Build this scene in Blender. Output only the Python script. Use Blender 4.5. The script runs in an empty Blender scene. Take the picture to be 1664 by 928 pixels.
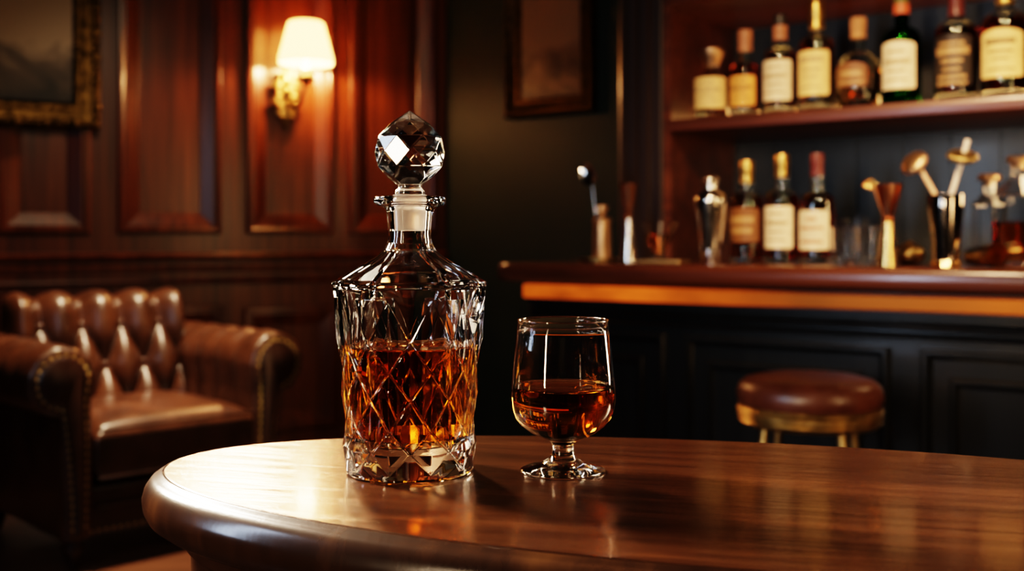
import bpy, bmesh, math, random
from math import sin, cos, pi, radians, sqrt, atan2
from mathutils import Vector, Matrix
random.seed(7)
scene = bpy.context.scene
col = scene.collection
F, HOR = 1750.0, 390.0          # focal length and horizon of a 1664 x 928 frame
CAMZ = 1.0

# ------------------------------------------------------------------ helpers
class MB:
    def __init__(s):
        s.v = []; s.f = []
    def add(s, vs, fs):
        o = len(s.v); s.v += [tuple(p) for p in vs]; s.f += [tuple(o + i for i in f) for f in fs]
    def box(s, x0, x1, y0, y1, z0, z1):
        s.add([(x0,y0,z0),(x1,y0,z0),(x1,y1,z0),(x0,y1,z0),(x0,y0,z1),(x1,y0,z1),(x1,y1,z1),(x0,y1,z1)],
              [(0,3,2,1),(4,5,6,7),(0,1,5,4),(1,2,6,5),(2,3,7,6),(3,0,4,7)])
    def lathe(s, prof, seg=32, c=(0,0,0), rf=None, rot=0.0):
        """prof: (r, z) list; r = 0 at an end closes it with a point"""
        rings = []; vs = []; fs = []
        for r, z in prof:
            if r <= 1e-7:
                rings.append([len(vs)]); vs.append((c[0], c[1], c[2] + z))
            else:
                ids = []
                for k in range(seg):
                    t = 2*pi*k/seg + rot
                    rr = r if rf is None else rf(r, z, t)
                    ids.append(len(vs)); vs.append((c[0] + rr*cos(t), c[1] + rr*sin(t), c[2] + z))
                rings.append(ids)
        for a, b in zip(rings, rings[1:]):
            for k in range(seg):
                k2 = (k+1) % seg
                if len(a) == 1 and len(b) == 1: continue
                if len(a) == 1: fs.append((a[0], b[k2], b[k]))
                elif len(b) == 1: fs.append((a[k], a[k2], b[0]))
                else: fs.append((a[k], a[k2], b[k2], b[k]))
        if len(rings[0]) > 1: fs.append(tuple(reversed(rings[0])))
        if len(rings[-1]) > 1: fs.append(tuple(rings[-1]))
        s.add(vs, fs)
    def lathe_loop(s, prof, seg=32, c=(0,0,0)):
        """closed ring section"""
        n = len(prof); vs = []; fs = []
        for r, z in prof:
            for k in range(seg):
                t = 2*pi*k/seg
                vs.append((c[0]+r*cos(t), c[1]+r*sin(t), c[2]+z))
        for i in range(n):
            j = (i+1) % n
            for k in range(seg):
                k2 = (k+1) % seg
                fs.append((i*seg+k, i*seg+k2, j*seg+k2, j*seg+k))
        s.add(vs, fs)
    def tube(s, pts, r, seg=10):
        pts = [Vector(p) for p in pts]; n = len(pts)
        rs = r if isinstance(r, (list, tuple)) else [r]*n
        vs = []; fs = []; up = None
        for i, p in enumerate(pts):
            d = (pts[min(i+1, n-1)] - pts[max(i-1, 0)]).normalized()
            if up is None:
                up = Vector((0,0,1)) if abs(d.z) < .9 else Vector((1,0,0))
            a = d.cross(up).normalized(); b = a.cross(d).normalized(); up = b
            for k in range(seg):
                t = 2*pi*k/seg
                vs.append(p + a*rs[i]*cos(t) + b*rs[i]*sin(t))
        for i in range(n-1):
            for k in range(seg):
                k2 = (k+1) % seg
                fs.append((i*seg+k, i*seg+k2, (i+1)*seg+k2, (i+1)*seg+k))
        fs.append(tuple(range(seg-1, -1, -1))); fs.append(tuple((n-1)*seg+k for k in range(seg)))
        s.add(vs, fs)
    def grid(s, fn, nu, nv, wrapu=False, wrapv=False):
        vs = [fn(i, j) for j in range(nv) for i in range(nu)]; fs = []
        for j in range(nv if wrapv else nv-1):
            for i in range(nu if wrapu else nu-1):
                i2 = (i+1) % nu; j2 = (j+1) % nv
                fs.append((j*nu+i, j*nu+i2, j2*nu+i2, j2*nu+i))
        s.add(vs, fs)
    def ball(s, c, r, seg=12, rings=8, sc=(1,1,1)):
        b = MB(); b.lathe([(r*sin(pi*i/rings) if 0 < i < rings else 0, -r*cos(pi*i/rings)) for i in range(rings+1)], seg)
        s.add([(c[0]+x*sc[0], c[1]+y*sc[1], c[2]+z*sc[2]) for x, y, z in b.v], b.f)
    def xf(s, M):
        s.v = [tuple(M @ Vector(p)) for p in s.v]; return s
    def merge(s, o):
        s.add(o.v, o.f); return s
    def frame(s, u0, u1, v0, v1, prof, fill=True):
        """mitred frame in the local xz plane, standing out towards -y; prof: (inset, height)"""
        vs = []; fs = []
        for d, h in prof:
            vs += [(u0+d, -h, v0+d), (u1-d, -h, v0+d), (u1-d, -h, v1-d), (u0+d, -h, v1-d)]
        n = len(prof)
        for i in range(n-1):
            for k in range(4):
                k2 = (k+1) % 4
                fs.append((4*i+k, 4*i+k2, 4*i+4+k2, 4*i+4+k))
        if fill: fs.append((4*n-4, 4*n-3, 4*n-2, 4*n-1))
        s.add(vs, fs)
    def sweep_x(s, prof, x0, x1):
        """closed (y, z) section swept along x"""
        n = len(prof)
        vs = [(x0, y, z) for y, z in prof] + [(x1, y, z) for y, z in prof]
        fs = [(k, (k+1) % n, n+(k+1) % n, n+k) for k in range(n)]
        fs += [tuple(range(n-1, -1, -1)), tuple(range(n, 2*n))]
        s.add(vs, fs)

def obj(name, mb, mat, parent=None, smooth=30, loc=None, bevel=0, bseg=2, recalc=True, subsurf=0, rotz=None, cust=None):
    me = bpy.data.meshes.new(name)
    me.from_pydata(mb.v, [], mb.f)
    bm = bmesh.new(); bm.from_mesh(me)
    if recalc: bmesh.ops.recalc_face_normals(bm, faces=bm.faces)
    if smooth:
        lim = radians(smooth)
        for f in bm.faces: f.smooth = True
        for e in bm.edges:
            if len(e.link_faces) == 2 and e.calc_face_angle(0) > lim: e.smooth = False
    bm.to_mesh(me); bm.free()
    o = bpy.data.objects.new(name, me); col.objects.link(o)
    if mat: me.materials.append(mat)
    if parent: o.parent = parent
    if loc: o.location = loc
    if rotz is not None: o.rotation_euler = (0,0,rotz)
    if bevel:
        m = o.modifiers.new('bevel', 'BEVEL'); m.width = bevel; m.segments = bseg; m.limit_method = 'ANGLE'; m.angle_limit = radians(25)
    if subsurf:
        m = o.modifiers.new('sub', 'SUBSURF'); m.levels = subsurf; m.render_levels = subsurf
    return o

def tag(o, label=None, cat=None, group=None, kind=None):
    if label: o['label'] = label
    if cat: o['category'] = cat
    if group: o['group'] = group
    if kind: o['kind'] = kind
    return o

def thing(name, label, cat, loc=(0,0,0), rotz=0.0, group=None):
    o = bpy.data.objects.new(name, None); col.objects.link(o)
    o.empty_display_size = .05
    o.location = loc; o.rotation_euler = (0,0,rotz)
    return tag(o, label, cat, group)

def dup(root, loc, label=None, rotz=None):
    r = root.copy(); col.objects.link(r); r.location = loc
    if rotz is not None: r.rotation_euler = (0,0,rotz)
    if label: r['label'] = label
    for ch in root.children:
        c = ch.copy(); col.objects.link(c); c.parent = r
        for g in ch.children:
            d = g.copy(); col.objects.link(d); d.parent = c
    return r

# ------------------------------------------------------------------ materials
def new_mat(name):
    m = bpy.data.materials.new(name); m.use_nodes = True
    nt = m.node_tree; nt.nodes.clear()
    out = nt.nodes.new('ShaderNodeOutputMaterial')
    return m, nt, out
def nd(nt, typ, **kw):
    n = nt.nodes.new(typ)
    for k, v in kw.items():
        if k in n.inputs: n.inputs[k].default_value = v
        else: setattr(n, k, v)
    return n
def c4(c): return (c[0], c[1], c[2], 1)
def ramp(nt, stops):
    r = nt.nodes.new('ShaderNodeValToRGB'); e = r.color_ramp.elements
    e[0].position, e[0].color = stops[0][0], c4(stops[0][1])
    e[1].position, e[1].color = stops[-1][0], c4(stops[-1][1])
    for p, c in stops[1:-1]:
        x = e.new(p); x.color = c4(c)
    return r
def principled(nt, out, **kw):
    b = nt.nodes.new('ShaderNodeBsdfPrincipled')
    for k, v in kw.items():
        b.inputs[k.replace('_', ' ')].default_value = c4(v) if isinstance(v, tuple) and len(v) == 3 else v
    nt.links.new(b.outputs[0], out.inputs[0]); return b
def mapping(nt, scale, rot=(0,0,0)):
    tc = nt.nodes.new('ShaderNodeTexCoord'); mp = nt.nodes.new('ShaderNodeMapping')
    mp.inputs['Scale'].default_value = scale; mp.inputs['Rotation'].default_value = rot
    nt.links.new(tc.outputs['Object'], mp.inputs['Vector']); return mp
def wood(name, dark, mid, light, scale=(30,30,1.6), rough=.35, coat=.2, coat_rough=.15, bump=.15, big=2.2, spec=.5, rot=(0,0,0), tint=None):
    m, nt, out = new_mat(name); L = nt.links.new
    mp = mapping(nt, scale, rot)
    n1 = nd(nt, 'ShaderNodeTexNoise', Scale=1.0, Detail=7.0, Roughness=.62, Distortion=.6); L(mp.outputs[0], n1.inputs['Vector'])
    mp2 = mapping(nt, tuple(q*big/30 for q in scale), rot)
    n2 = nd(nt, 'ShaderNodeTexNoise', Scale=1.0, Detail=3.0, Distortion=1.5); L(mp2.outputs[0], n2.inputs['Vector'])
    mx = nd(nt, 'ShaderNodeMath', operation='MULTIPLY_ADD'); L(n2.outputs[0], mx.inputs[0]); mx.inputs[1].default_value = .7
    m2 = nd(nt, 'ShaderNodeMath', operation='MULTIPLY'); L(n1.outputs[0], m2.inputs[0]); m2.inputs[1].default_value = .6
    L(m2.outputs[0], mx.inputs[2])
    r = ramp(nt, [(.42, dark), (.62, mid), (.85, light)]); L(mx.outputs[0], r.inputs[0])
    b = principled(nt, out, Roughness=rough, Coat_Weight=coat, Coat_Roughness=coat_rough, Specular_IOR_Level=spec)
    if tint: b.inputs['Specular Tint'].default_value = c4(tint); b.inputs['Coat Tint'].default_value = c4(tint)
    L(r.outputs[0], b.inputs['Base Color'])
    bp = nd(nt, 'ShaderNodeBump', Strength=bump, Distance=.002); L(n1.outputs[0], bp.inputs['Height']); L(bp.outputs[0], b.inputs['Normal'])
    return m
def leather(name, dark, light, rough=.33, bump=.25, coat=.25):
    m, nt, out = new_mat(name); L = nt.links.new
    mp = mapping(nt, (1,1,1))
    n = nd(nt, 'ShaderNodeTexNoise', Scale=9.0, Detail=6.0, Roughness=.6); L(mp.outputs[0], n.inputs['Vector'])
    r = ramp(nt, [(.35, dark), (.7, light)]); L(n.outputs[0], r.inputs[0])
    v = nd(nt, 'ShaderNodeTexVoronoi', Scale=220.0); L(mp.outputs[0], v.inputs['Vector'])
    b = principled(nt, out, Roughness=rough, Coat_Weight=coat, Coat_Roughness=.3)
    L(r.outputs[0], b.inputs['Base Color'])
    rr = nd(nt, 'ShaderNodeMapRange'); rr.inputs[3].default_value = rough-.08; rr.inputs[4].default_value = rough+.14
    L(n.outputs[0], rr.inputs[0]); L(rr.outputs[0], b.inputs['Roughness'])
    bp = nd(nt, 'ShaderNodeBump', Strength=bump, Distance=.0012); L(v.outputs['Distance'], bp.inputs['Height']); L(bp.outputs[0], b.inputs['Normal'])
    return m
def metal(name, c, rough=.2, noise=.06, aniso=0.0, dark=None, bump=0.0):
    m, nt, out = new_mat(name); L = nt.links.new
    mp = mapping(nt, (1,1,1))
    n = nd(nt, 'ShaderNodeTexNoise', Scale=28.0, Detail=5.0); L(mp.outputs[0], n.inputs['Vector'])
    b = principled(nt, out, Metallic=1.0, Roughness=rough, Anisotropic=aniso)
    r = ramp(nt, [(.3, dark or tuple(q*.72 for q in c)), (.65, c)]); L(n.outputs[0], r.inputs[0]); L(r.outputs[0], b.inputs['Base Color'])
    rr = nd(nt, 'ShaderNodeMapRange'); rr.inputs[3].default_value = max(.02, rough-noise); rr.inputs[4].default_value = rough+noise
    L(n.outputs[0], rr.inputs[0]); L(rr.outputs[0], b.inputs['Roughness'])
    if bump:
        bp = nd(nt, 'ShaderNodeBump', Strength=bump, Distance=.006)
        n3 = nd(nt, 'ShaderNodeTexNoise', Scale=70.0, Detail=2.0); L(mp.outputs[0], n3.inputs['Vector'])
        L(n3.outputs[0], bp.inputs['Height']); L(bp.outputs[0], b.inputs['Normal'])
    return m
def plain(name, c, rough=.5, var=.12, scale=30.0, spec=.4, coat=0.0):
    m, nt, out = new_mat(name); L = nt.links.new
    mp = mapping(nt, (1,1,1))
    n = nd(nt, 'ShaderNodeTexNoise', Scale=scale, Detail=4.0); L(mp.outputs[0], n.inputs['Vector'])
    r = ramp(nt, [(.3, tuple(q*(1-var) for q in c)), (.7, tuple(min(1, q*(1+var)) for q in c))]); L(n.outputs[0], r.inputs[0])
    b = principled(nt, out, Roughness=rough, Specular_IOR_Level=spec, Coat_Weight=coat); L(r.outputs[0], b.inputs['Base Color'])
    return m
def glass(name, c=(1,1,1), rough=0.0, ior=1.5, absorb=None, dens=0.0):
    m, nt, out = new_mat(name)
    g = nd(nt, 'ShaderNodeBsdfGlass', Color=c4(c), Roughness=rough, IOR=ior); nt.links.new(g.outputs[0], out.inputs[0])
    if absorb:
        a = nd(nt, 'ShaderNodeVolumeAbsorption', Color=c4(absorb), Density=dens); nt.links.new(a.outputs[0], out.inputs['Volume'])
    return m
def painting(name, seed, dark, mid, light, split):
    m, nt, out = new_mat(name); L = nt.links.new
    mp = mapping(nt, (1,1,1)); mp.inputs['Location'].default_value = (seed, seed*2, seed*.5)
    n = nd(nt, 'ShaderNodeTexNoise', Scale=4.2, Detail=5.0, Roughness=.55, Distortion=1.2); L(mp.outputs[0], n.inputs['Vector'])
    tc = nt.nodes.new('ShaderNodeTexCoord'); sx = nd(nt, 'ShaderNodeSeparateXYZ'); L(tc.outputs['Object'], sx.inputs[0])
    g = nd(nt, 'ShaderNodeMapRange'); g.inputs[1].default_value = split[0]; g.inputs[2].default_value = split[1]; L(sx.outputs[2], g.inputs[0])
    a = nd(nt, 'ShaderNodeMath', operation='MULTIPLY_ADD'); L(n.outputs[0], a.inputs[0]); a.inputs[1].default_value = .9
    gm = nd(nt, 'ShaderNodeMath', operation='MULTIPLY_ADD'); L(g.outputs[0], gm.inputs[0]); gm.inputs[1].default_value = .85; gm.inputs[2].default_value = -.26
    L(gm.outputs[0], a.inputs[2])
    r = ramp(nt, [(.3, dark), (.55, mid), (.8, light)]); L(a.outputs[0], r.inputs[0])
    b = principled(nt, out, Roughness=.45, Specular_IOR_Level=.35); L(r.outputs[0], b.inputs['Base Color'])
    return m

M_PANEL = wood('mahogany', (.014,.003,.0014), (.075,.015,.0045), (.19,.045,.011), scale=(26,26,1.1), rough=.34, coat=.25, coat_rough=.22)
M_TABLE = wood('walnut table', (.005,.0019,.001), (.016,.0064,.003), (.044,.0175,.0078), scale=(5,60,60), rough=.21, coat=.2, coat_rough=.09, bump=.55, spec=.3, tint=(1,.6,.34), big=3.0)
M_TABLE_EDGE = wood('walnut edge', (.008,.0035,.002), (.02,.0085,.0045), (.06,.026,.01), scale=(26,26,5), rough=.2, coat=.1, coat_rough=.12, bump=.12, big=4, spec=.3)
M_BARTOP = wood('bar top wood', (.016,.0045,.002), (.05,.0135,.006), (.1,.03,.013), scale=(1.6,30,30), rough=.26, coat=.5, coat_rough=.16)
M_BLACKWOOD = wood('black painted wood', (.0012,.0013,.0014), (.0025,.0027,.003), (.005,.0055,.006), scale=(30,30,2), rough=.27, coat=.3, bump=.06)
M_BACKBOARD = wood('dark back boards', (.0045,.006,.0075), (.009,.012,.0145), (.015,.019,.022), scale=(30,30,2), rough=.42, coat=.1, bump=.08)
M_SHELF = wood('shelf wood', (.02,.006,.003), (.075,.02,.008), (.14,.042,.016), scale=(2,28,28), rough=.32, coat=.25)
M_POST = wood('post wood', (.006,.0025,.0018), (.018,.007,.0045), (.035,.013,.008), scale=(28,28,1.3), rough=.44, coat=.3, coat_rough=.2)
M_FLOOR = wood('floor boards', (.03,.012,.006), (.09,.036,.018), (.17,.072,.036), scale=(2.2,26,26), rough=.38, coat=.15, rot=(0,0,radians(25)))
M_CEIL = plain('ceiling plaster', (.03,.02,.014), .8)
M_GREEN = plain('dark green wall paint', (.0052,.0105,.0068), .6, .18, 5, spec=.3)
M_LEATHER = leather('brown leather', (.034,.0118,.0052), (.084,.0295,.0125), rough=.3)
M_LEATHER_D = leather('dark brown leather', (.022,.0075,.004), (.05,.017,.008), rough=.3)
M_STOOL = leather('oxblood leather', (.06,.016,.008), (.14,.04,.018), rough=.34)
M_BRASS = metal('brass', (.78,.52,.22), .2)
M_BRASS_OLD = metal('aged brass', (.42,.29,.12), .33, .1, dark=(.16,.1,.04))
M_STOOLBRASS = metal('satin stool brass', (.66,.46,.2), .4, .08, dark=(.34,.22,.09))
M_NAIL = metal('nailhead brass', (.62,.42,.17), .3)
M_GILT = metal('gilded wood', (.2,.115,.035), .4, .1, dark=(.03,.017,.005), bump=1.0)
M_GILT_D = metal('dull gilded wood', (.075,.038,.013), .5, .1, dark=(.025,.013,.005), bump=.6)
M_COPPER = metal('copper', (.86,.47,.27), .17)
M_BRONZE = metal('bronze', (.5,.3,.17), .36, .08)
M_STEEL = metal('polished steel', (.74,.68,.62), .13, .04)
M_GUNMETAL = metal('dark steel', (.33,.29,.26), .12, .04)
M_GLASS = glass('crystal', (1,1,1), 0, 1.52)
M_GLASS_THIN = glass('drinking glass', (.985,.985,.985), 0, 1.47)
M_FROST = glass('ground glass', (.97,.93,.9), .45, 1.5)
M_BOTGLASS = glass('bottle glass', (.93,.95,.93), .0, 1.48)
M_GREENGLASS = glass('green bottle glass', (.04,.3,.05), .0, 1.48)
M_WHISKY = glass('whisky', (1,1,1), 0, 1.345, (.962,.65,.0), 54)
M_WHISKY_G = glass('whisky in the glass', (1,1,1), 0, 1.345, (.955,.60,.0), 50)
M_DARKWHISKY = glass('dark whisky', (1,1,1), 0, 1.345, (.9,.3,.0), 42)
M_AMBER = glass('amber whisky', (1,1,1), 0, 1.345, (.96,.58,.03), 40)
M_CREAM = plain('cream paper', (.72,.56,.36), .6)
M_YELLOWP = plain('yellow paper', (.75,.5,.2), .6)
M_ORANGEP = plain('orange paper', (.72,.34,.08), .6)
M_BLACKP = plain('black paper', (.02,.014,.011), .5)
M_BROWNP = plain('brown paper', (.16,.065,.024), .55)
M_INK = plain('brown ink', (.33,.22,.12), .7)
M_INKRED = plain('red ink', (.42,.16,.09), .7)
M_GOLDINK = plain('gold ink', (.42,.25,.11), .45)
M_INKDARK = plain('dark ink', (.05,.03,.016), .7)
M_CORK = plain('cork', (.42,.2,.085), .7, .25)
M_CAPGOLD = metal('gold foil', (.66,.41,.13), .34)
M_CAPRED = plain('maroon capsule', (.1,.022,.02), .35)
M_CAPTAN = plain('tan capsule', (.36,.15,.075), .4)
M_CAPBLACK = plain('black capsule', (.02,.017,.015), .4)
M_CAPORANGE = plain('red orange seal', (.5,.11,.045), .4)
M_CAPOLIVE = plain('olive capsule', (.12,.12,.03), .4)
M_STRAW = plain('pale paper straw', (.78,.68,.58), .5)
M_WOODSTICK = plain('pale wooden stick', (.62,.4,.24), .5)
M_PAINT_A = painting('cloudy landscape canvas', 3.1, (.012,.011,.01), (.1,.07,.05), (.5,.37,.25), (1.5,1.9))
M_PAINT_B = painting('dim still life canvas', 7.7, (.005,.0035,.003), (.05,.026,.014), (.17,.1,.055), (1.4,2.1))

# ------------------------------------------------------------------ layout frames
def ray(px): return (px - 832.0)/F
WALL_C = (-.318, 5.2); WALL_A = atan2(1, 1.925); WX = (cos(WALL_A), sin(WALL_A))       # left panelled wall
BAR_O = (.037, 3.6); BAR_A = -atan2(1, 1.39); BX = (cos(BAR_A), sin(BAR_A)); BN = (-sin(BAR_A), cos(BAR_A))
def wall_u(px):
    a = ray(px); u = (WALL_C[1]*a - WALL_C[0])/(WX[0] - a*WX[1]); return u, WALL_C[1] + u*WX[1]
def wall_z(px, y): return CAMZ + (HOR - y)*wall_u(px)[1]/F
def bar_xy(px, n):
    a = ray(px); Y = (n + BAR_O[0]*BN[0] + BAR_O[1]*BN[1])/(a*BN[0] + BN[1]); return a*Y, Y
def bar_s(px, n):
    X, Y = bar_xy(px, n); return (X-BAR_O[0])*BX[0] + (Y-BAR_O[1])*BX[1]
def bar_z(px, n, y): return CAMZ + (HOR - y)*bar_xy(px, n)[1]/F

# ------------------------------------------------------------------ room shell
def struct(name, mb, mat, loc=(0,0,0), rotz=0.0, parent=None, **kw):
    o = obj(name, mb, mat, parent, loc=loc, rotz=rotz, **kw)
    o['kind'] = 'structure'
    return o
b = MB(); b.box(-4.5, 4.5, -1.0, 7.0, -.1, 0)
struct('floor', b, M_FLOOR, smooth=0)
b = MB(); b.box(-4.5, 4.5, -1.0, 7.0, 2.9, 3.0)
struct('ceiling', b, M_CEIL, smooth=0)
b = MB(); b.box(-3.4, .0, 0, .12, 0, 2.9)
wall_left = struct('wall_left', b, M_PANEL, (WALL_C[0], WALL_C[1], 0), WALL_A, smooth=0)
b = MB(); b.box(-1.23, 4.2, 1.09, 1.21, 0, 2.9)
wall_back = struct('wall_back', b, M_GREEN, (BAR_O[0], BAR_O[1], 0), BAR_A, smooth=0)

PANEL_PROF = [(0,-.002),(0,.022),(.006,.03),(.018,.032),(.026,.026),(.034,.027),(.085,.007),(.088,.003),(.1,.003)]
def wall_panel(px0, px1, ytop, ybot, zt=None):
    u0 = wall_u(px0)[0]; u1 = wall_u(px1)[0]
    z0 = wall_z((px0+px1)/2, ybot); z1 = zt or wall_z((px0+px1)/2, ytop)
    q = MB(); q.frame(u0, u1, z0, z1, PANEL_PROF)
    struct('wall_panel', q, M_PANEL, parent=wall_left, smooth=20)
for x0, x1 in ((-230,-20),(-5,146),(190,358),(399,540),(566,705)): wall_panel(x0, x1, 0, 380, 2.72)
for x0, x1 in ((-230,-20),(-5,146),(190,362),(395,548),(572,705)): wall_panel(x0, x1, 497, 700)
def rail(name, z, prof):
    q = MB(); q.sweep_x([(-p, z+h) for p, h in prof], -3.4, -.02)
    struct(name, q, M_PANEL, parent=wall_left, smooth=25)
zd = wall_z(300, 462)
rail('trim_1', zd, [(-.001,0),(.02,0),(.026,.012),(.02,.024),(.03,.03),(.03,.05),(.045,.058),(.046,.075),(.036,.085),(.036,.098),(.06,.108),(.066,.122),(.058,.134),(-.001,.138)])
rail('baseboard_left', 0, [(-.001,0),(.03,0),(.03,.11),(.02,.13),(.012,.15),(-.001,.15)])

# ------------------------------------------------------------------ pictures
def picture(name, label, x0, x1, z0, z1, fw, mf, mp_, loc, rotz, beads=True):
    t = thing(name, label, 'picture', loc, rotz)
    q = MB(); q.frame(x0, x1, z0, z1, [(0,.0),(0,.03),(.012,.045),(.024,.04),(.03,.03),(fw*.62,.018),(fw*.7,.026),(fw*.85,.026),(fw,.012),(fw,.002)], fill=False)
    if beads:
        for a, bb, n in (((x0,z0),(x1,z0),26),((x1,z0),(x1,z1),34),((x0,z1),(x1,z1),26),((x0,z0),(x0,z1),34)):
            for k in range(n):
                f = (k+.5)/n; q.ball((a[0]+(bb[0]-a[0])*f + (.016 if a[0]==bb[0]==x0 else -.016 if a[0]==bb[0]==x1 else 0), -.042, a[1]+(bb[1]-a[1])*f + (.016 if a[1]==bb[1]==z0 else -.016 if a[1]==bb[1]==z1 else 0)), .013 + .004*(k%3), 6, 4)
    fr = obj('frame', q, mf, t, smooth=40)
    q = MB(); q.box(x0+fw*.8, x1-fw*.8, -.012, -.004, z0+fw*.8, z1-fw*.8)
    obj('canvas', q, mp_, t, smooth=0)
    return t
pu1 = wall_u(156)[0] + .01; pz0 = wall_z(100, 213) + .01
picture('framed_painting', 'gilt-framed dark cloudy painting hanging on the wood panelling above the armchair', pu1-.95, pu1, pz0, pz0+1.15, .105, M_GILT, M_PAINT_A, (WALL_C[0]+.034*WX[1], WALL_C[1]-.034*WX[0], 0), WALL_A)
gs0 = bar_s(820, 1.06); gs1 = bar_s(966, 1.06); gz = bar_z(890, 1.06, 187)
picture('framed_painting', 'dim still life painting in a dull wooden frame on the dark green wall', gs0, gs1, gz, gz+.95, .085, M_GILT_D, M_PAINT_B, (BAR_O[0]+1.088*BN[0], BAR_O[1]+1.088*BN[1], 0), BAR_A, beads=False)

# ------------------------------------------------------------------ wall sconce
su, sY = wall_u(462); k = sY/F
sx, sy = WALL_C[0] + su*WX[0], WALL_C[1] + su*WX[1]
out = Vector((WX[1], -WX[0], 0))
sc = thing('wall_sconce', 'gilt wall sconce with a glowing cream shade on the wood panelling', 'lamp', (sx + out.x*.004, sy + out.y*.004, wall_z(462, 160)), WALL_A)
q = MB()
# shield back plate: stacked lobes, leaf scrolls and a drop
def lobe(x, z, rx, rz, d, y=-.02): q.ball((x, y, z), 1, 12, 8, (rx, d, rz))
lobe(0, .0, .045, .085, .03, -.015); lobe(0, .075, .032, .045, .03); lobe(0, -.07, .032, .055, .026); lobe(0, -.118, .012, .022, .016)
for s in (-1, 1):
    for (cx, cz, r0, tu, dr) in ((.034, .045, .026, 1.5, 1), (.036, -.012, .03, 1.5, -1), (.024, -.075, .02, 1.4, 1), (.02, .105, .018, 1.3, -1)):
        pts = []; rs = []
        for i in range(22):
            f = i/21; a = dr*tu*2*pi*f
            rr = r0*(1-.75*f)
            pts.append((s*(cx + rr*cos(a)), -.032-.012*f, cz + rr*sin(a))); rs.append(.009*(1-.35*f))
        q.tube(pts, rs, 8)
    for i in range(5):
        lobe(s*(.012+.007*i), -.03-.016*i+.004*i*i, .008, .02, .012, -.036)
lobe(0, .02, .016, .03, .02, -.042); lobe(0, .118, .011, .018, .014)
obj('back_plate', q, M_BRASS_OLD, sc, smooth=50)
ax, ay = .052, -.155                        # the lamp's axis in the sconce's own frame
q = MB(); pts = []
for i in range(17):
    f = i/16
    pts.append((ax*f**1.2 , -.04 + (ay+.04)*sin(f*pi/2), -.012 - .045*sin(f*pi) + .06*f**2))
q.tube(pts, .009, 10)
q.ball((ax*.45, -.11, -.058), .014, 10, 6)
obj('arm', q, M_BRASS_OLD, sc, smooth=50)
q = MB(); q.lathe([(0,.04),(.012,.04),(.016,.05),(.032,.056),(.04,.066),(.041,.08),(.037,.082),(.03,.077),(0,.076)], 24, (ax, ay, 0))
obj('drip_cup', q, M_BRASS_OLD, sc, smooth=35)
M_CANDLE = plain('ivory candle sleeve', (.8,.6,.36), .5)
q = MB(); q.lathe([(0,.076),(.0235,.076),(.0235,.112),(.018,.116),(0,.116)], 20, (ax, ay, 0))
obj('candle_sleeve', q, M_CANDLE, sc, smooth=35)
m, nt, o_ = new_mat('lit cream shade')
tr = nd(nt, 'ShaderNodeBsdfTranslucent', Color=(1,.82,.55,1)); em = nd(nt, 'ShaderNodeEmission', Color=(1,.52,.19,1), Strength=1.5)
df = nd(nt, 'ShaderNodeBsdfDiffuse', Color=(.85,.7,.5,1)); mxs = nd(nt, 'ShaderNodeMixShader'); mxs.inputs[0].default_value = .55
ad = nd(nt, 'ShaderNodeAddShader')
tcs = nd(nt, 'ShaderNodeTexCoord'); nz = nd(nt, 'ShaderNodeTexNoise', Scale=60.0); nt.links.new(tcs.outputs['Object'], nz.inputs['Vector'])
mr = nd(nt, 'ShaderNodeMapRange'); mr.inputs[3].default_value = 2.0; mr.inputs[4].default_value = 2.4; nt.links.new(nz.outputs[0], mr.inputs[0]); nt.links.new(mr.outputs[0], em.inputs['Strength'])
nt.links.new(df.outputs[0], mxs.inputs[1]); nt.links.new(tr.outputs[0], mxs.inputs[2]); nt.links.new(mxs.outputs[0], ad.inputs[0]); nt.links.new(em.outputs[0], ad.inputs[1]); nt.links.new(ad.outputs[0], o_.inputs[0])
M_SHADE = m
q = MB(); q.lathe([(.117,.136),(.119,.14),(.117,.165),(.078,.312),(.07,.318),(0,.318),(0,.315),(.068,.314),(.075,.309),(.113,.165),(.115,.14),(.117,.136)], 40, (ax, ay, 0))
q.f = [f for f in q.f if len(f) <= 4]
obj('lamp_shade', q, M_SHADE, sc, smooth=35)
M_BULB, nt, o_ = new_mat('warm bulb'); em = nd(nt, 'ShaderNodeEmission', Color=(1,.72,.4,1), Strength=14.0); nt.links.new(em.outputs[0], o_.inputs[0])
q = MB(); q.lathe([(0,.116),(.008,.117),(.013,.128),(.011,.145),(0,.155)], 14, (ax, ay, 0))
obj('bulb', q, M_BULB, sc, smooth=50)

# ------------------------------------------------------------------ chesterfield armchair
CH_A = radians(44)
chair = thing('armchair', 'brown leather button-tufted armchair with rolled arms and brass nailheads', 'armchair', (-1.07, 3.45, 0), CH_A)
DU, DV, VT = .148, .142, .70
def tuft(u, z, A):
    v = (z - VT)/(2*DV)
    if v > 0: v = 0
    a = u/DU + .5 + v; c = u/DU + .5 - v
    return A*sqrt(abs(sin(pi*a))*abs(sin(pi*c)) + 1e-6)
bpath = []                                    # (y, z, normal y, normal z, tuft amount) round the back's section
for i in range(34):
    f = i/33; bpath.append((.50 + .085*f, .38 + .36*f, -.97, .24, 1.0))
cy, cz, R_ = .655, .735, .07
for i in range(1, 22):
    f = i/21; a = pi*.93 - f*pi*1.02
    bpath.append((cy + R_*cos(a), cz + R_*sin(a), cos(a), sin(a), max(0, 1 - f*1.3)))
for y_, z_ in ((.715,.66),(.705,.5),(.70,.3),(.69,.12),(.60,.1),(.52,.12),(.5,.25)): bpath.append((y_, z_, 0, 0, 0))
NU = 121
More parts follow.
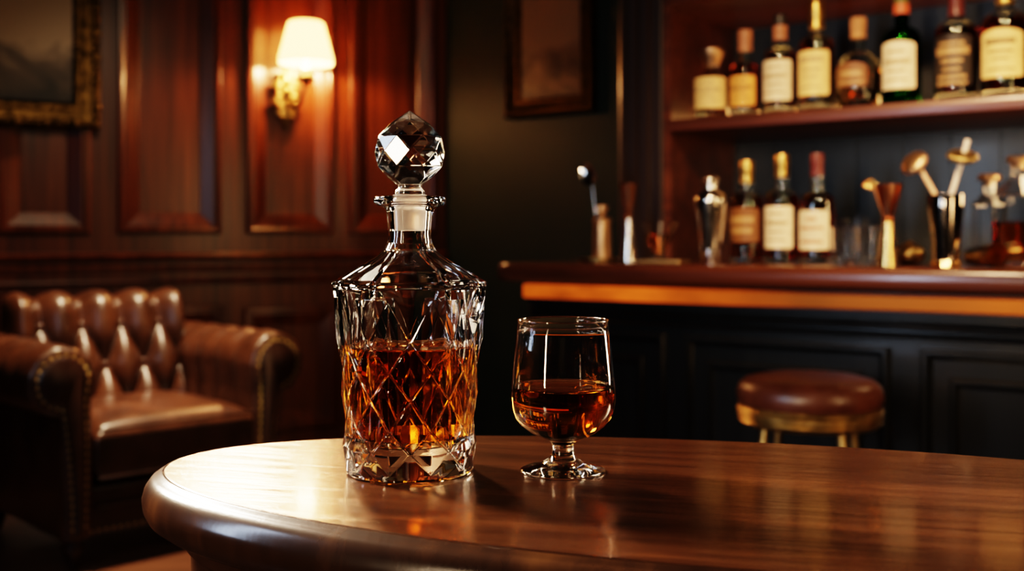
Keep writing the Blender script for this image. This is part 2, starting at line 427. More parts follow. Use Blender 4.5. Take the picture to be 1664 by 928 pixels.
def backv(i, j):
    u = -.33 + .66*i/(NU-1); y_, z_, ny, nz_, w = bpath[j]
    h = tuft(u, z_, .056)*w
    e = max(0, (abs(u) - .285)/.045); sh = sqrt(max(0, 1 - min(1, e)**2))
    sh = .25 + .75*sh
    cy_, cz_ = .63, z_*.96 if z_ > .6 else z_
    py, pz = y_ + ny*(h-.012), z_ + nz_*(h-.012)
    return (u, cy_ + (py-cy_)*sh, cz_ + (pz-cz_)*(sh if z_ > .6 else 1))
q = MB(); q.grid(backv, NU, len(bpath), wrapv=True)
nb = len(bpath)
q.f.append(tuple(j*NU for j in range(nb))); q.f.append(tuple(j*NU + NU-1 for j in reversed(range(nb))))
back = obj('backrest', q, M_LEATHER, chair, smooth=70)
chair.scale = (.97, 1, 1)
btn = None
for r_ in range(3):
    z_ = VT - r_*DV
    for i in range(-3, 4):
        u = (i + (0 if r_ % 2 else .5))*DU + (0)
        if r_ % 2: u = i*DU
        if abs(u) > .29: continue
        y_ = .50 + .085*(z_-.38)/.36
        if btn is None:
            q = MB(); q.ball((0,0,0), .0125, 12, 6, (1,.6,1)); btn = obj('button', q, M_LEATHER, back, smooth=60); bo = btn
        else:
            bo = btn.copy(); col.objects.link(bo); bo.parent = back
        bo.location = (u, y_+.004, z_)
# arms
def arm_prof(d):
    """section of the rolled arm in (x, z), inset by d: inner foot, up, over the scroll, down the outer side"""
    P = []; cx, cz, R = .378, .577, .105 - d
    xi = .283 + d
    for i in range(14): P.append((xi - .004*sin(pi*i/13), .10 + d*.6 + (.50-.10)*i/13))
    for i in range(33):
        a = pi*1.02 - i/32*pi*1.52
        P.append((cx + R*cos(a), cz + R*sin(a)))
    x1, z1 = P[-1]
    for i in range(1, 16):
        f = i/15; w = (1-f)**2.2
        P.append((.372 - d*.9 + (x1-.372+d*.9)*w, z1 + (.10 + d*.6 - z1)*f))
    return P
def make_arm(s):
    P = arm_prof(0); n = len(P); NY = 72; L_ = .70
    def fn(i, j):
        x, z = P[i]
        i0, i1 = max(i-1, 0), min(i+1, n-1)
        tx, tz = P[i1][0]-P[i0][0], P[i1][1]-P[i0][1]; ln = sqrt(tx*tx+tz*tz) or 1
        nx, nz_ = -tz/ln, tx/ln
        y = .0 + L_*j/(NY-1)
        inner = 1 if i < 32 else max(0, 1-(i-32)/8)
        h = (.016*abs(sin(pi*(y-.02)/.128)) - .010)*inner*(1 if z > .3 else 0)*min(1, y/.1)
        ru = .0045*abs(sin(pi*i*.75))*max(0, 1-y/.045) if 13 < i < 50 else 0
        rd = -.016*(1-sqrt(max(0, 1-(1-min(1, y/.022))**2)))
        h += ru + rd
        return (s*(x + nx*h), y, z + nz_*h)
    q = MB(); q.grid(fn, n, NY)
    q.f.append(tuple(range(n))); q.f.append(tuple((NY-1)*n + i for i in reversed(range(n))))
    for j in range(NY-1): q.f.append((j*n, (j+1)*n, (j+1)*n+n-1, j*n+n-1))
    a = obj('arm', q, M_LEATHER if s > 0 else M_LEATHER, chair, smooth=60)
    # facing panel, bulged, with nailheads along its two sides
    P1 = arm_prof(.03); P2 = arm_prof(.04)
    m_ = len(P1); q = MB()
    q.v = [(s*x, .004, z) for x, z in P1] + [(s*x, -.008, z) for x, z in P1] + [(s*x, -.016, z) for x, z in P2]
    for k0 in (0, m_):
        for i in range(m_): q.f.append((k0+i, k0+(i+1) % m_, k0+m_+(i+1) % m_, k0+m_+i))
    q.f.append(tuple(2*m_+i for i in range(m_)))
    fp = obj('arm_facing', q, M_LEATHER_D, a, smooth=40)
    q = MB(); P3 = arm_prof(.026); acc = 0; last = None
    for i in range(1, len(P3)):
        (x0, z0), (x1, z1) = P3[i-1], P3[i]; d = sqrt((x1-x0)**2 + (z1-z0)**2); t = 0
        while acc + (d - t) >= .024:
            t += .024 - acc; acc = 0
            q.ball((s*(x0+(x1-x0)*t/d), -.006, z0+(z1-z0)*t/d), .0056, 8, 6, (1,.7,1))
        acc += d - t
    obj('nailhead_trim', q, M_NAIL, a, smooth=60)
make_arm(-1); make_arm(1)
# seat cushion: crowned pillow with piped edge
def pillow(x0, x1, y0, y1, z0, z1, crown, rnd, nx=26, ny=24):
    q = MB(); V = []
    def prof(i, n): 
        f = i/(n-1)*2-1; return f
    def top(i, j, sgn):
        f, g = prof(i, nx), prof(j, ny)
        x = (x0+x1)/2 + (x1-x0)/2*f; y = (y0+y1)/2 + (y1-y0)/2*g
        e = (1-abs(f)**4)*(1-abs(g)**4); ed = min(1, sqrt(max(0, 1-max(abs(f), abs(g))**14)))
        zc = (z0+z1)/2; hh = (z1-z0)/2
        return (x, y, zc + sgn*(hh*(.62+.38*ed) + (crown if sgn > 0 else 0)*e))
    q.grid(lambda i, j: top(i, j, 1), nx, ny); o1 = len(q.v)
    q.grid(lambda i, j: top(i, j, -1), nx, ny)
    per = [(i, 0) for i in range(nx)] + [(nx-1, j) for j in range(1, ny)] + [(i, ny-1) for i in range(nx-2, -1, -1)] + [(0, j) for j in range(ny-2, 0, -1)]
    idx = [j*nx+i for i, j in per]
    for a, c in zip(idx, idx[1:]+idx[:1]): q.f.append((a, c, c+o1, a+o1))
    return q
q = pillow(-.279, .279, -.012, .56, .262, .435, .028, .03)
seat = obj('seat_cushion', q, M_LEATHER, chair, smooth=50, bevel=.012, bseg=3)
q = MB()
for z_ in (.423, .276):
    q.tube([(x, -.016, z_) for x in [-.272 + .544*i/14 for i in range(15)]], .0055, 8)
obj('piping', q, M_LEATHER_D, seat, smooth=60)
q = MB(); q.box(-.30, .30, .012, .70, .10, .25)
rail_ = obj('seat_rail', q, M_LEATHER_D, chair, smooth=30, bevel=.012, bseg=3)
q = MB(); q.tube([(-.27+.54*i/10, .008, .19) for i in range(11)], .008, 8)
obj('piping', q, M_LEATHER_D, rail_, smooth=60)
q = MB()
for i in range(25): q.ball((-.285 + .57*i/24, .008, .116), .0056, 8, 6, (1,.7,1))
obj('nailhead_trim', q, M_NAIL, rail_, smooth=60)
M_LEG = wood('dark turned legs', (.008,.003,.002), (.02,.008,.004), (.04,.016,.008), rough=.3)
for s in (-1, 1):
    q = MB(); q.lathe([(0,0),(.014,0),(.018,.012),(.02,.03),(.032,.055),(.034,.068),(.028,.08),(.03,.1),(0,.1)], 18, (s*.325, .05, 0)); obj('leg', q, M_LEG, chair, smooth=40)
    q = MB(); q.tube([(s*.33, .70, 0), (s*.33, .66, .06), (s*.33, .64, .11)], [.016,.022,.026], 10); obj('leg', q, M_LEG, chair, smooth=40)

# ------------------------------------------------------------------ oval table
TZ = CAMZ - .179
TC = (.167, .770); TA, TB = .460, .195; T_ROT = atan2(-.252, .968)
table = thing('oval_side_table', 'dark walnut oval table with thick rounded edge holding decanter and glass', 'table', (TC[0], TC[1], 0), T_ROT)
NE = 128
def oval(q, levels):
    rings = []
    for off, z in levels:
        ids = []
        for i in range(NE):
            t = 2*pi*i/NE; x, y = TA*cos(t), TB*sin(t)
            nx, ny = cos(t)/TA, sin(t)/TB; ln = sqrt(nx*nx+ny*ny)
            ids.append(len(q.v)); q.v.append((x + nx/ln*off, y + ny/ln*off, z))
        rings.append(ids)
    for a, c in zip(rings, rings[1:]):
        for i in range(NE): q.f.append((a[i], a[(i+1) % NE], c[(i+1) % NE], c[i]))
    return rings
q = MB(); r = oval(q, [(-.006, TZ-.010), (-.006, TZ-.0006), (-.0068, TZ)]); q.f.append(tuple(r[-1])); q.f.append(tuple(reversed(r[0])))
top = obj('tabletop', q, M_TABLE, table, smooth=30)
q = MB(); r = oval(q, [(-.03, TZ-.042), (-.008, TZ-.042), (.0, TZ-.0405), (.006, TZ-.036), (.0095, TZ-.029), (.0105, TZ-.021), (.0085, TZ-.013), (.004, TZ-.0065), (.0, TZ-.0035), (-.003, TZ-.0025), (-.004, TZ-.001), (-.0052, TZ-.0006), (-.006, TZ-.0012), (-.006, TZ-.012), (-.03, TZ-.012)])
for i in range(NE): q.f.append((r[-1][i], r[-1][(i+1) % NE], r[0][(i+1) % NE], r[0][i]))
obj('table_edge', q, M_TABLE_EDGE, table, smooth=40)
q = MB(); r = oval(q, [(-.022, TZ-.041), (-.022, TZ-.06), (-.026, TZ-.064), (-.026, TZ-.10), (-.03, TZ-.104), (-.045, TZ-.104), (-.045, TZ-.041)])
for i in range(NE): q.f.append((r[-1][i], r[-1][(i+1) % NE], r[0][(i+1) % NE], r[0][i]))
obj('apron', q, M_TABLE_EDGE, table, smooth=30)
for sx_, sy_ in ((-1,-1),(-1,1),(1,-1),(1,1)):
    q = MB(); q.lathe([(0,0),(.012,0),(.017,.02),(.013,.05),(.016,.3),(.022,.6),(.018,.64),(.025,.66),(.025,TZ-.05),(0,TZ-.05)], 16, (sx_*.27, sy_*.11, 0))
    obj('leg', q, M_TABLE_EDGE, table, smooth=40)

# ------------------------------------------------------------------ crystal decanter
DY = .834; KD = DY/F
DX = (666-832)*KD
dec = thing('decanter', 'faceted crystal whisky decanter with a cut ball stopper on the oval table', 'decanter', (DX, DY, TZ), radians(5.6))
NC = 60; NK = 20; ST = NC//NK
def hexr(t):                                   # unit hexagon, corners at 0, 60 ... degrees
    a = ((t + radians(30)) % radians(60)) - radians(30)
    a = (t % radians(60)) - radians(30)
    return cos(radians(30))/cos(a)
verts, faces = [], []
def ring(rfun, z):
    ids = []
    for k in range(NC):
        t = 2*pi*k/NC; r = rfun(k, t)
        ids.append(len(verts)); verts.append((r*cos(t), r*sin(t), z))
    return ids
def mixr(R, h): return lambda k, t: R*((1-h) + h*hexr(t))
rings = []
def body_r(z):
    pts = [(0,.048),(.006,.0492),(.0219,.0497),(.0378,.0492),(.0606,.0498),(.0811,.0522),(.1038,.0556),(.1371,.0585),(.1435,.0592),(.15,.0597)]
    for (a, ra), (c, rc) in zip(pts, pts[1:]):
        if z <= c: return ra + (rc-ra)*(z-a)/(c-a)
    return pts[-1][1]
def hexf(z): return min(1, max(0, (z-.05)/.08))
cut = [(.0058,.0),(.0216,.0),(.0378,.0),(.0606,.0),(.0811,.0),(.1038,.0),(.1350,.0)]
verts, faces = [(0,0,.0022)], []
R0 = []
R0.append(ring(lambda k, t: .040, .0022)); R0.append(ring(lambda k, t: .043, 0)); R0.append(ring(lambda k, t: .0475, .0)); R0.append(ring(lambda k, t: .0490, .0018))
for k in range(NC): faces.append((0, R0[0][(k+1) % NC], R0[0][k]))
for a, c in zip(R0, R0[1:]):
    for k in range(NC): faces.append((a[k], a[(k+1) % NC], c[(k+1) % NC], c[k]))
prev = R0[-1]
crs = []
BULGE = [0, .0018, .0022, .0027, .0026, .0009, 0]
def wall_pt(j, k):
    z = cut[j][0]; t = 2*pi*k/NK; h = hexf(z); r = body_r(z)*((1-h) + h*hexr(t)); return r, t, z
NJ = len(cut)
NODE = [.0, .0010, .0012, .0013, .0012, .0009, .0]           # depth of the groove crossings
for j in range(NJ):
    ids = []
    if j in (0, NJ-1):
        full = ring(mixr(body_r(cut[j][0]), hexf(cut[j][0])), cut[j][0])
        if j == 0: lo_ring = full
        else: hi_ring = full
        crs.append([full[k*ST] for k in range(NK)]); continue
    for k in range(NK):
        r, t, z = wall_pt(j, k)
        if (k+j) % 2 == 0: r -= NODE[j]; ids.append(len(verts)); verts.append((r*cos(t), r*sin(t), z))
        elif j in (0, NJ-1): ids.append(len(verts)); verts.append((r*cos(t), r*sin(t), z))
        else: ids.append(None)
    crs.append(ids)
def add3(p): verts.append(tuple(p)); return len(verts)-1
for k in range(NC):
    k2 = (k+1) % NC; faces.append((prev[k], prev[k2], lo_ring[k2], lo_ring[k]))
for j in range(1, NJ-1):                                       # whole diamonds centred on (j, k)
    for k in range(NK):
        if (k+j) % 2 == 0: continue
        B_, T_ = crs[j-1][k], crs[j+1][k]; L_, R_2 = crs[j][(k-1) % NK], crs[j][(k+1) % NK]
        r, t, z = wall_pt(j, k); r += BULGE[j]; M = Vector((r*cos(t), r*sin(t), z))
        en = Vector((cos(t), sin(t), 0))
        inn = []
        for q_ in (B_, R_2, T_, L_):
            P = Vector(verts[q_]); f = .055 if q_ in (B_, T_) else .075
            I = P.lerp(M, f); jj = j-1 if q_ == B_ else j+1 if q_ == T_ else j
            I += en*(NODE[jj]*.8)
            inn.append(add3(I))
        o4 = (B_, R_2, T_, L_)
        for i in range(4): faces.append((o4[i], o4[(i+1) % 4], inn[(i+1) % 4], inn[i]))
        b_, r2_, t_, l_ = inn
        mid = add3(M + en*.0003)
        faces += [(b_, r2_, mid), (r2_, t_, mid), (t_, l_, mid), (l_, b_, mid)]
for k in range(NK):                                            # half cells along the two rims
    span = [((k-1)*ST + i) % NC for i in range(2*ST+1)]
    if k % 2 == 1: faces.append(tuple(lo_ring[i] for i in span) + (crs[1][k],))
    if (k+NJ-1) % 2 == 1: faces.append(tuple(hi_ring[i] for i in reversed(span)) + (crs[-2][k],))
up = [hi_ring]
for R, z, h in ((.0592,.1432,1),(.0600,.1440,1),(.0600,.1462,1),(.0590,.1472,1),(.0480,.1536,.95),(.0355,.1605,.8),(.0262,.1662,.55),(.0205,.1712,.3),(.0176,.1762,.1),(.0164,.182,0),(.0163,.1862,0),(.0168,.1868,0),(.0183,.2015,0),(.0188,.2022,0),(.0205,.2045,0),(.0262,.2062,0),(.0280,.208,0),(.0283,.2100,0),(.0276,.2118,0),(.0262,.2125,0),(.0150,.2125,0),(.0136,.2118,0)):
    up.append(ring(mixr(R, h), z))
for R, z, h in ((.0130,.205,0),(.0122,.188,0),(.0120,.182,0),(.0130,.176,0),(.0155,.171,.1),(.0210,.1655,.3),(.0300,.1588,.5),(.0420,.151,.7),(.0495,.1455,.8),(.0515,.142,.8),(.0512,.136,.75),(.0490,.1038,.4),(.0462,.0811,.15),(.0445,.0606,0),(.0440,.040,0),(.0430,.030,0),(.0395,.0245,0),(.0300,.0228,0)):
    up.append(ring(mixr(R, h), z))
for a, c in zip(up, up[1:]):
    for k in range(NC): faces.append((a[k], a[(k+1) % NC], c[(k+1) % NC], c[k]))
verts.append((0,0,.0225)); last = up[-1]
for k in range(NC): faces.append((last[k], last[(k+1) % NC], len(verts)-1))
q = MB(); q.v = verts; q.f = faces
dbody = obj('glass_body', q, M_GLASS, dec, smooth=16)
m_ = dbody.modifiers.new('bevel', 'BEVEL'); m_.width = .0003; m_.segments = 1; m_.limit_method = 'ANGLE'; m_.angle_limit = radians(15); m_.harden_normals = False
def inner_r(z):
    pts = [(.0222,.0300),(.0228,.0304),(.0245,.0399),(.030,.0434),(.040,.0444),(.0606,.0449),(.0811,.0466),(.1038,.0494)]
    for (a, ra), (c, rc) in zip(pts, pts[1:]):
        if z <= c: return ra + (rc-ra)*(z-a)/(c-a)
    return pts[-1][1]
def hin(z): return .0 if z < .0606 else (.15*(z-.0606)/.0205 if z < .0811 else .15 + .25*(z-.0811)/.0227)
q = MB(); LZ = .0985
zs = [.0222,.0228,.0245,.030,.040,.0606,.0811,.092,LZ]
q.lathe([(0,.0222)] + [(inner_r(z)+.0004, z) for z in zs] + [(inner_r(LZ)-.0022, LZ-.0011), (0, LZ-.0012)], 60, rf=lambda r, z, t: r*((1-hin(z)) + hin(z)*hexr(t)))
tag(obj('whisky', q, M_WHISKY, dec, smooth=35), 'amber whisky filling the lower half')
# stopper: faceted ball on a waisted neck, with a ground plug in the bottle's throat
q = MB(); NS = 16; sv, sf = [], []
def sring(r, z, n, off): 
    ids = list(range(len(sv), len(sv)+n))
    for k in range(n):
        t = 2*pi*(k+off)/n; sv.append((r*cos(t), r*sin(t), z))
    return ids
N8 = 8
a0 = sring(.0098,.2215,N8,0); a1 = sring(.0165,.2268,N8,0); a2 = sring(.0262,.2350,N8,.5); a3 = sring(.0272,.2465,N8,0); a4 = sring(.0262,.2580,N8,.5); a5 = sring(.0152,.2692,N8,0)
sv.append((0,0,.2795)); apx = len(sv)-1
def tri_band(lo, hi, shift):
    n = len(lo)
    for k in range(n):
        if shift == 0:   # hi is offset by half ahead of lo
            sf.append((lo[k], lo[(k+1) % n], hi[k])); sf.append((lo[(k+1) % n], hi[(k+1) % n], hi[k]))
        else:
            sf.append((lo[k], hi[(k+1) % n], hi[k])); sf.append((lo[k], lo[(k+1) % n], hi[(k+1) % n]))
for k in range(N8): sf.append((a0[k], a0[(k+1) % N8], a1[(k+1) % N8], a1[k]))
tri_band(a1, a2, 0); tri_band(a2, a3, 1); tri_band(a3, a4, 0); tri_band(a4, a5, 1)
for k in range(N8): sf.append((a5[k], a5[(k+1) % N8], apx))
low = [a0]
for r_, z_ in ((.0092,.2198),(.0103,.2178),(.0113,.2165),(.0114,.2140),(.0106,.2134),(.0124,.2128),(.0124,.2124)): low.append(sring(r_, z_, N8*3, 0)) if False else None
q.v = sv; q.f = sf
# the waist and plug as a turned piece joined under the facets
stop_v0 = len(q.v)
q.f.append(tuple(reversed(a0)))
q.lathe([(0,.2135),(.0112,.2135),(.0116,.2142),(.0116,.2168),(.0106,.2176),(.0094,.2192),(.0092,.2206),(.0097,.2216),(0,.2217)], 32)
stopper = obj('stopper', q, M_GLASS, dec, smooth=12)
m_ = stopper.modifiers.new('bevel', 'BEVEL'); m_.width = .0006; m_.segments = 2; m_.limit_method = 'ANGLE'; m_.angle_limit = radians(15)
q = MB(); q.lathe([(0,.1872),(.0112,.1872),(.0118,.188),(.0126,.205),(.0131,.2116),(.0131,.2136),(0,.2137)], 32)
tag(obj('ground_plug', q, M_FROST, stopper, smooth=35), 'frosted ground glass plug')

# ------------------------------------------------------------------ snifter
GX = (915-832)*KD
gl = thing('whisky_glass', 'short-stemmed tulip glass half full of whisky beside the decanter', 'glass', (GX, DY, TZ))
outp = [(0,.0008),(.030,.0),(.0325,.0004),(.0328,.0014),(.031,.0024),(.024,.0038),(.0165,.0062),(.0115,.0095),(.0088,.0135),(.0082,.018),(.0086,.0215),(.0115,.0245),(.018,.0268),(.0255,.0305),(.0325,.036),(.0372,.042),(.0398,.049),(.0406,.0565),(.0402,.066),(.0391,.078),(.0376,.092),(.0361,.106),(.0352,.1163)]
rim = [(.03545,.1168),(.0353,.1174),(.0349,.1177),(.0344,.1174),(.0342,.1168),(.0344,.1163)]
inp = [(.0353,.106),(.0368,.092),(.0383,.078),(.0394,.066),(.0398,.0565),(.0390,.0495),(.0364,.043),(.0318,.0375),(.025,.0323),(.0165,.0290),(.008,.0277),(0,.0274)]
q = MB(); q.lathe(outp + rim + inp, 72)
obj('glass_body', q, M_GLASS_THIN, gl, smooth=45)
GL = .0662
ip = list(reversed([p for p in inp if p[1] < .0665]))
q = MB(); q.lathe([(0,.0272)] + [(r_+.0003, z_-.0002) for r_, z_ in ip[1:]] + [(.0397,GL+.0002),(.0386,GL-.0009),(.0372,GL-.0012),(0,GL-.0012)], 72)
tag(obj('whisky', q, M_WHISKY_G, gl, smooth=45), 'amber whisky pool in the bowl')

# ------------------------------------------------------------------ bar
bar_loc = (BAR_O[0], BAR_O[1], 0)
CT = .927                                       # counter height
bar = thing('bar_counter', 'black panelled bar counter body with a copper band under its top, painted as if lit', 'bar', bar_loc, BAR_A)
q = MB(); q.box(.02, 2.6, .035, .42, .0, .863)
obj('bar_body', q, M_BLACKWOOD, bar, smooth=0)
M_GLOWBAND, nt, o_ = new_mat('copper band with painted glow')  # copper band; the light falling on it is painted in as uneven emission
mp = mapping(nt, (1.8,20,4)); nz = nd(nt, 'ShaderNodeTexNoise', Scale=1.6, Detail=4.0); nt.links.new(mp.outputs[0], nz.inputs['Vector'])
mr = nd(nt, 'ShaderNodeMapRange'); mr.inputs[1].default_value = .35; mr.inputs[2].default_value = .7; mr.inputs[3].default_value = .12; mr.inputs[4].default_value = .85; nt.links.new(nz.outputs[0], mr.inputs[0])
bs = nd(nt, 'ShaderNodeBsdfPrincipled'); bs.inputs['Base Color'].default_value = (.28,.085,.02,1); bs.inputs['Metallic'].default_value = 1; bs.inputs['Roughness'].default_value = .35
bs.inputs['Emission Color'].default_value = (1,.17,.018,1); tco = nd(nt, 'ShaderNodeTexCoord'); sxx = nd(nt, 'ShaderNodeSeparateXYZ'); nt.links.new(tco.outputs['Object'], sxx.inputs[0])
gr = nd(nt, 'ShaderNodeMapRange'); gr.inputs[1].default_value = .3; gr.inputs[2].default_value = .95; gr.inputs[3].default_value = 1.0; gr.inputs[4].default_value = .12; nt.links.new(sxx.outputs[0], gr.inputs[0])  # painted glow fades along the band
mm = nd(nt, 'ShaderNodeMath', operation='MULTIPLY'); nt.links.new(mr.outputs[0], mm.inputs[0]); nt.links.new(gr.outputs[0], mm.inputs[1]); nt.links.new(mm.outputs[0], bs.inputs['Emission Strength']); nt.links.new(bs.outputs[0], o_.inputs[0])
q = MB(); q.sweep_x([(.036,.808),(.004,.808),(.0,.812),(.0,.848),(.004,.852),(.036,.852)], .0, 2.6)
tag(obj('painted_glow_band', q, M_GLOWBAND, bar, smooth=30), 'copper band with painted-on amber glow')
q = MB(); q.sweep_x([(.036,.735),(.026,.735),(.022,.745),(.026,.755),(.012,.762),(.010,.775),(.016,.782),(.016,.792),(.004,.797),(.004,.807),(.036,.807)], .015, 2.6)
obj('cornice_moulding', q, M_BLACKWOOD, bar, smooth=25)
BP1 = [(0,-.001),(0,.014),(.006,.02),(.016,.02),(.02,.012),(.026,.006),(.03,.002),(.072,.002),(.074,.012),(.08,.018),(.088,.018),(.094,.008),(.10,.004),(.11,.004)]
def bar_panel(px0, px1, z1, z0=.13):
    q = MB(); q.frame(bar_s(px0, .035), bar_s(px1, .035), z0, z1, BP1)
    q.v = [(x, y+.035, z) for x, y, z in q.v]
    obj('panel', q, M_BLACKWOOD, bar, smooth=20)
bar_panel(905, 1083, .712); bar_panel(1113, 1447, .712); bar_panel(1498, 1900, .712)
q = MB(); q.box(.015, 2.6, .018, .036, 0, .1); obj('plinth', q, M_BLACKWOOD, bar, smooth=0, bevel=.006)
# counter slab: swept bullnose outline with a rounded left end
ctop = thing('countertop', 'thick reddish wooden bar top with rounded edge, laid along the bar counter', 'countertop', bar_loc, BAR_A)
sL = bar_s(797, -.06)
q = MB(); S_, N0, N1, RC = 2.7, -.075, .45, .10
def outline(off):
    P = []
    for i in range(11):
        a = pi + i/10*pi/2; P.append((sL + RC + (RC+off)*cos(a), N0 + RC + (RC+off)*sin(a)))
    P += [(S_, N0-off), (S_, N1)]
    P += [(sL - off, N1)]
    return P
lev = [(-.012, CT-.064), (-.003, CT-.061), (.003, CT-.053), (.006, CT-.04), (.006, CT-.024), (.002, CT-.009), (-.006, CT-.002), (-.016, CT)]
rr = []
for off, z in lev:
    P = outline(off); rr.append(list(range(len(q.v), len(q.v)+len(P)))); q.v += [(x, y, z) for x, y in P]
for a, c in zip(rr, rr[1:]):
    n = len(a)
    for i in range(n): q.f.append((a[i], a[(i+1) % n], c[(i+1) % n], c[i]))
q.f.append(tuple(rr[-1])); q.f.append(tuple(reversed(rr[0])))
obj('counter_slab', q, M_BARTOP, ctop, smooth=35)

# back shelf cabinet
NF, NB = .50, 1.085
SHZ = 1.43
cab = thing('back_bar_cabinet', 'tall wooden back-bar cabinet with fluted post and bottle shelf', 'cabinet', bar_loc, BAR_A)
p0, p1 = bar_s(1009, NF), bar_s(1076, NF)
q = MB(); w = p1 - p0
fl = [(0,.0),(0,-.016),(.012,-.022),(.028,-.022),(.034,-.008),(.05,-.008),(.056,-.02),(.074,-.02),(.08,-.006),(.098,-.006),(.104,-.02),(.122,-.02),(.128,-.004),(w-.006,-.004),(w,.0)]
fl = [(min(x, w), y) for x, y in fl]
n = len(fl)
q.v = [(p0+x, NF+y, 0) for x, y in fl] + [(p0+x, NF+y, 2.6) for x, y in fl]
q.f = [(i, i+1, n+i+1, n+i) for i in range(n-1)]
q.box(p0, p1, NF+.001, NB, 0, 2.6)
obj('post', q, M_POST, cab, smooth=20)
q = MB(); q.box(p1, p1+.03, NF+.01, NB, 0, 2.6); obj('side_panel', q, M_SHELF, cab, smooth=0)
q = MB()
for i in range(14):
    x = p1 + .03 + i*.165; q.box(x, x+.158, NB-.03, NB-.002, 0, 2.6); q.box(x+.158, x+.165, NB-.022, NB-.002, 0, 2.6)
obj('back_panel', q, M_BACKBOARD, cab, smooth=0)
SE = 2.35
q = MB(); q.sweep_x([(NF+.008,SHZ-.046),(NF-.004,SHZ-.042),(NF-.006,SHZ-.03),(NF-.006,SHZ-.012),(NF-.002,SHZ-.002),(NF+.01,SHZ),(NB-.03,SHZ),(NB-.03,SHZ-.046)], p1+.031, SE)
obj('shelf', q, M_SHELF, cab, smooth=30)
TBZ = bar_z(1110, NF, 8)
q = MB(); q.sweep_x([(NF+.0,TBZ),(NF-.01,TBZ+.01),(NF-.01,TBZ+.05),(NF,TBZ+.06),(NB-.03,TBZ+.06),(NB-.03,TBZ)], p1+.031, SE)
obj('upper_shelf', q, M_SHELF, cab, smooth=30)
q = MB(); q.box(p1+.031, SE, NF+.02, NB-.035, 0, .82); obj('base_cupboard', q, M_BLACKWOOD, cab, smooth=0, bevel=.004)

# ------------------------------------------------------------------ bottles
def arc_patch(q, r, a0, a1, z0, z1, dr, n=14, zc=None, round_c=0.0, arch=0.0):
    """patch of a cylinder facing -y, angles measured from -y"""
    ft = lambda i: a0 + (a1-a0)*i/n
    vs = []; fs = []
    for i in range(n+1):
        a = ft(i); f = abs(2*i/n-1)
        up_ = arch*(1-f*f); cut_ = round_c*max(0, (f-.86)/.14)**2
        for z in (z0+cut_, z1+up_-cut_):
            for d in (0, dr): vs.append(((r+d)*sin(a), -(r+d)*cos(a), z))
    for i in range(n):
        b0, b1 = 4*i, 4*i+4
        fs += [(b0+1, b1+1, b1+3, b0+3), (b0, b0+2, b1+2, b1), (b0+2, b0+3, b1+3, b1+2), (b0, b1, b1+1, b0+1)]
    fs += [(0,1,3,2), (4*n, 4*n+2, 4*n+3, 4*n+1)]
    q.add(vs, fs)
def print_rows(q, r, rows, z0, z1, ha, seed):
    rnd = random.Random(seed); H = z1 - z0
    for zf, wf, hf, solid in rows:
        zz = z0 + H*zf; hh = H*hf; A = ha*wf
        if solid: arc_patch(q, r, -A, A, zz-hh/2, zz+hh/2, .0004, 12)
        else:
            a = -A
            while a < A:
                da = rnd.uniform(.05, .1); arc_patch(q, r, a, min(A, a+da), zz-hh/2*rnd.uniform(.75,1), zz+hh/2, .0004, 2); a += da + .03
ROWS_A = [(.82,.5,.07,False),(.6,.8,.12,False),(.4,.55,.06,False),(.2,.65,.05,False)]
ROWS_B = [(.8,.75,.13,False),(.58,.6,.06,False),(.42,.4,.05,False),(.18,.7,.04,False)]
ROWS_C = [(.86,.7,.07,False),(.7,.95,.17,False),(.5,.6,.09,False),(.33,.5,.07,False),(.18,.8,.08,False),(.05,.85,.07,False)]
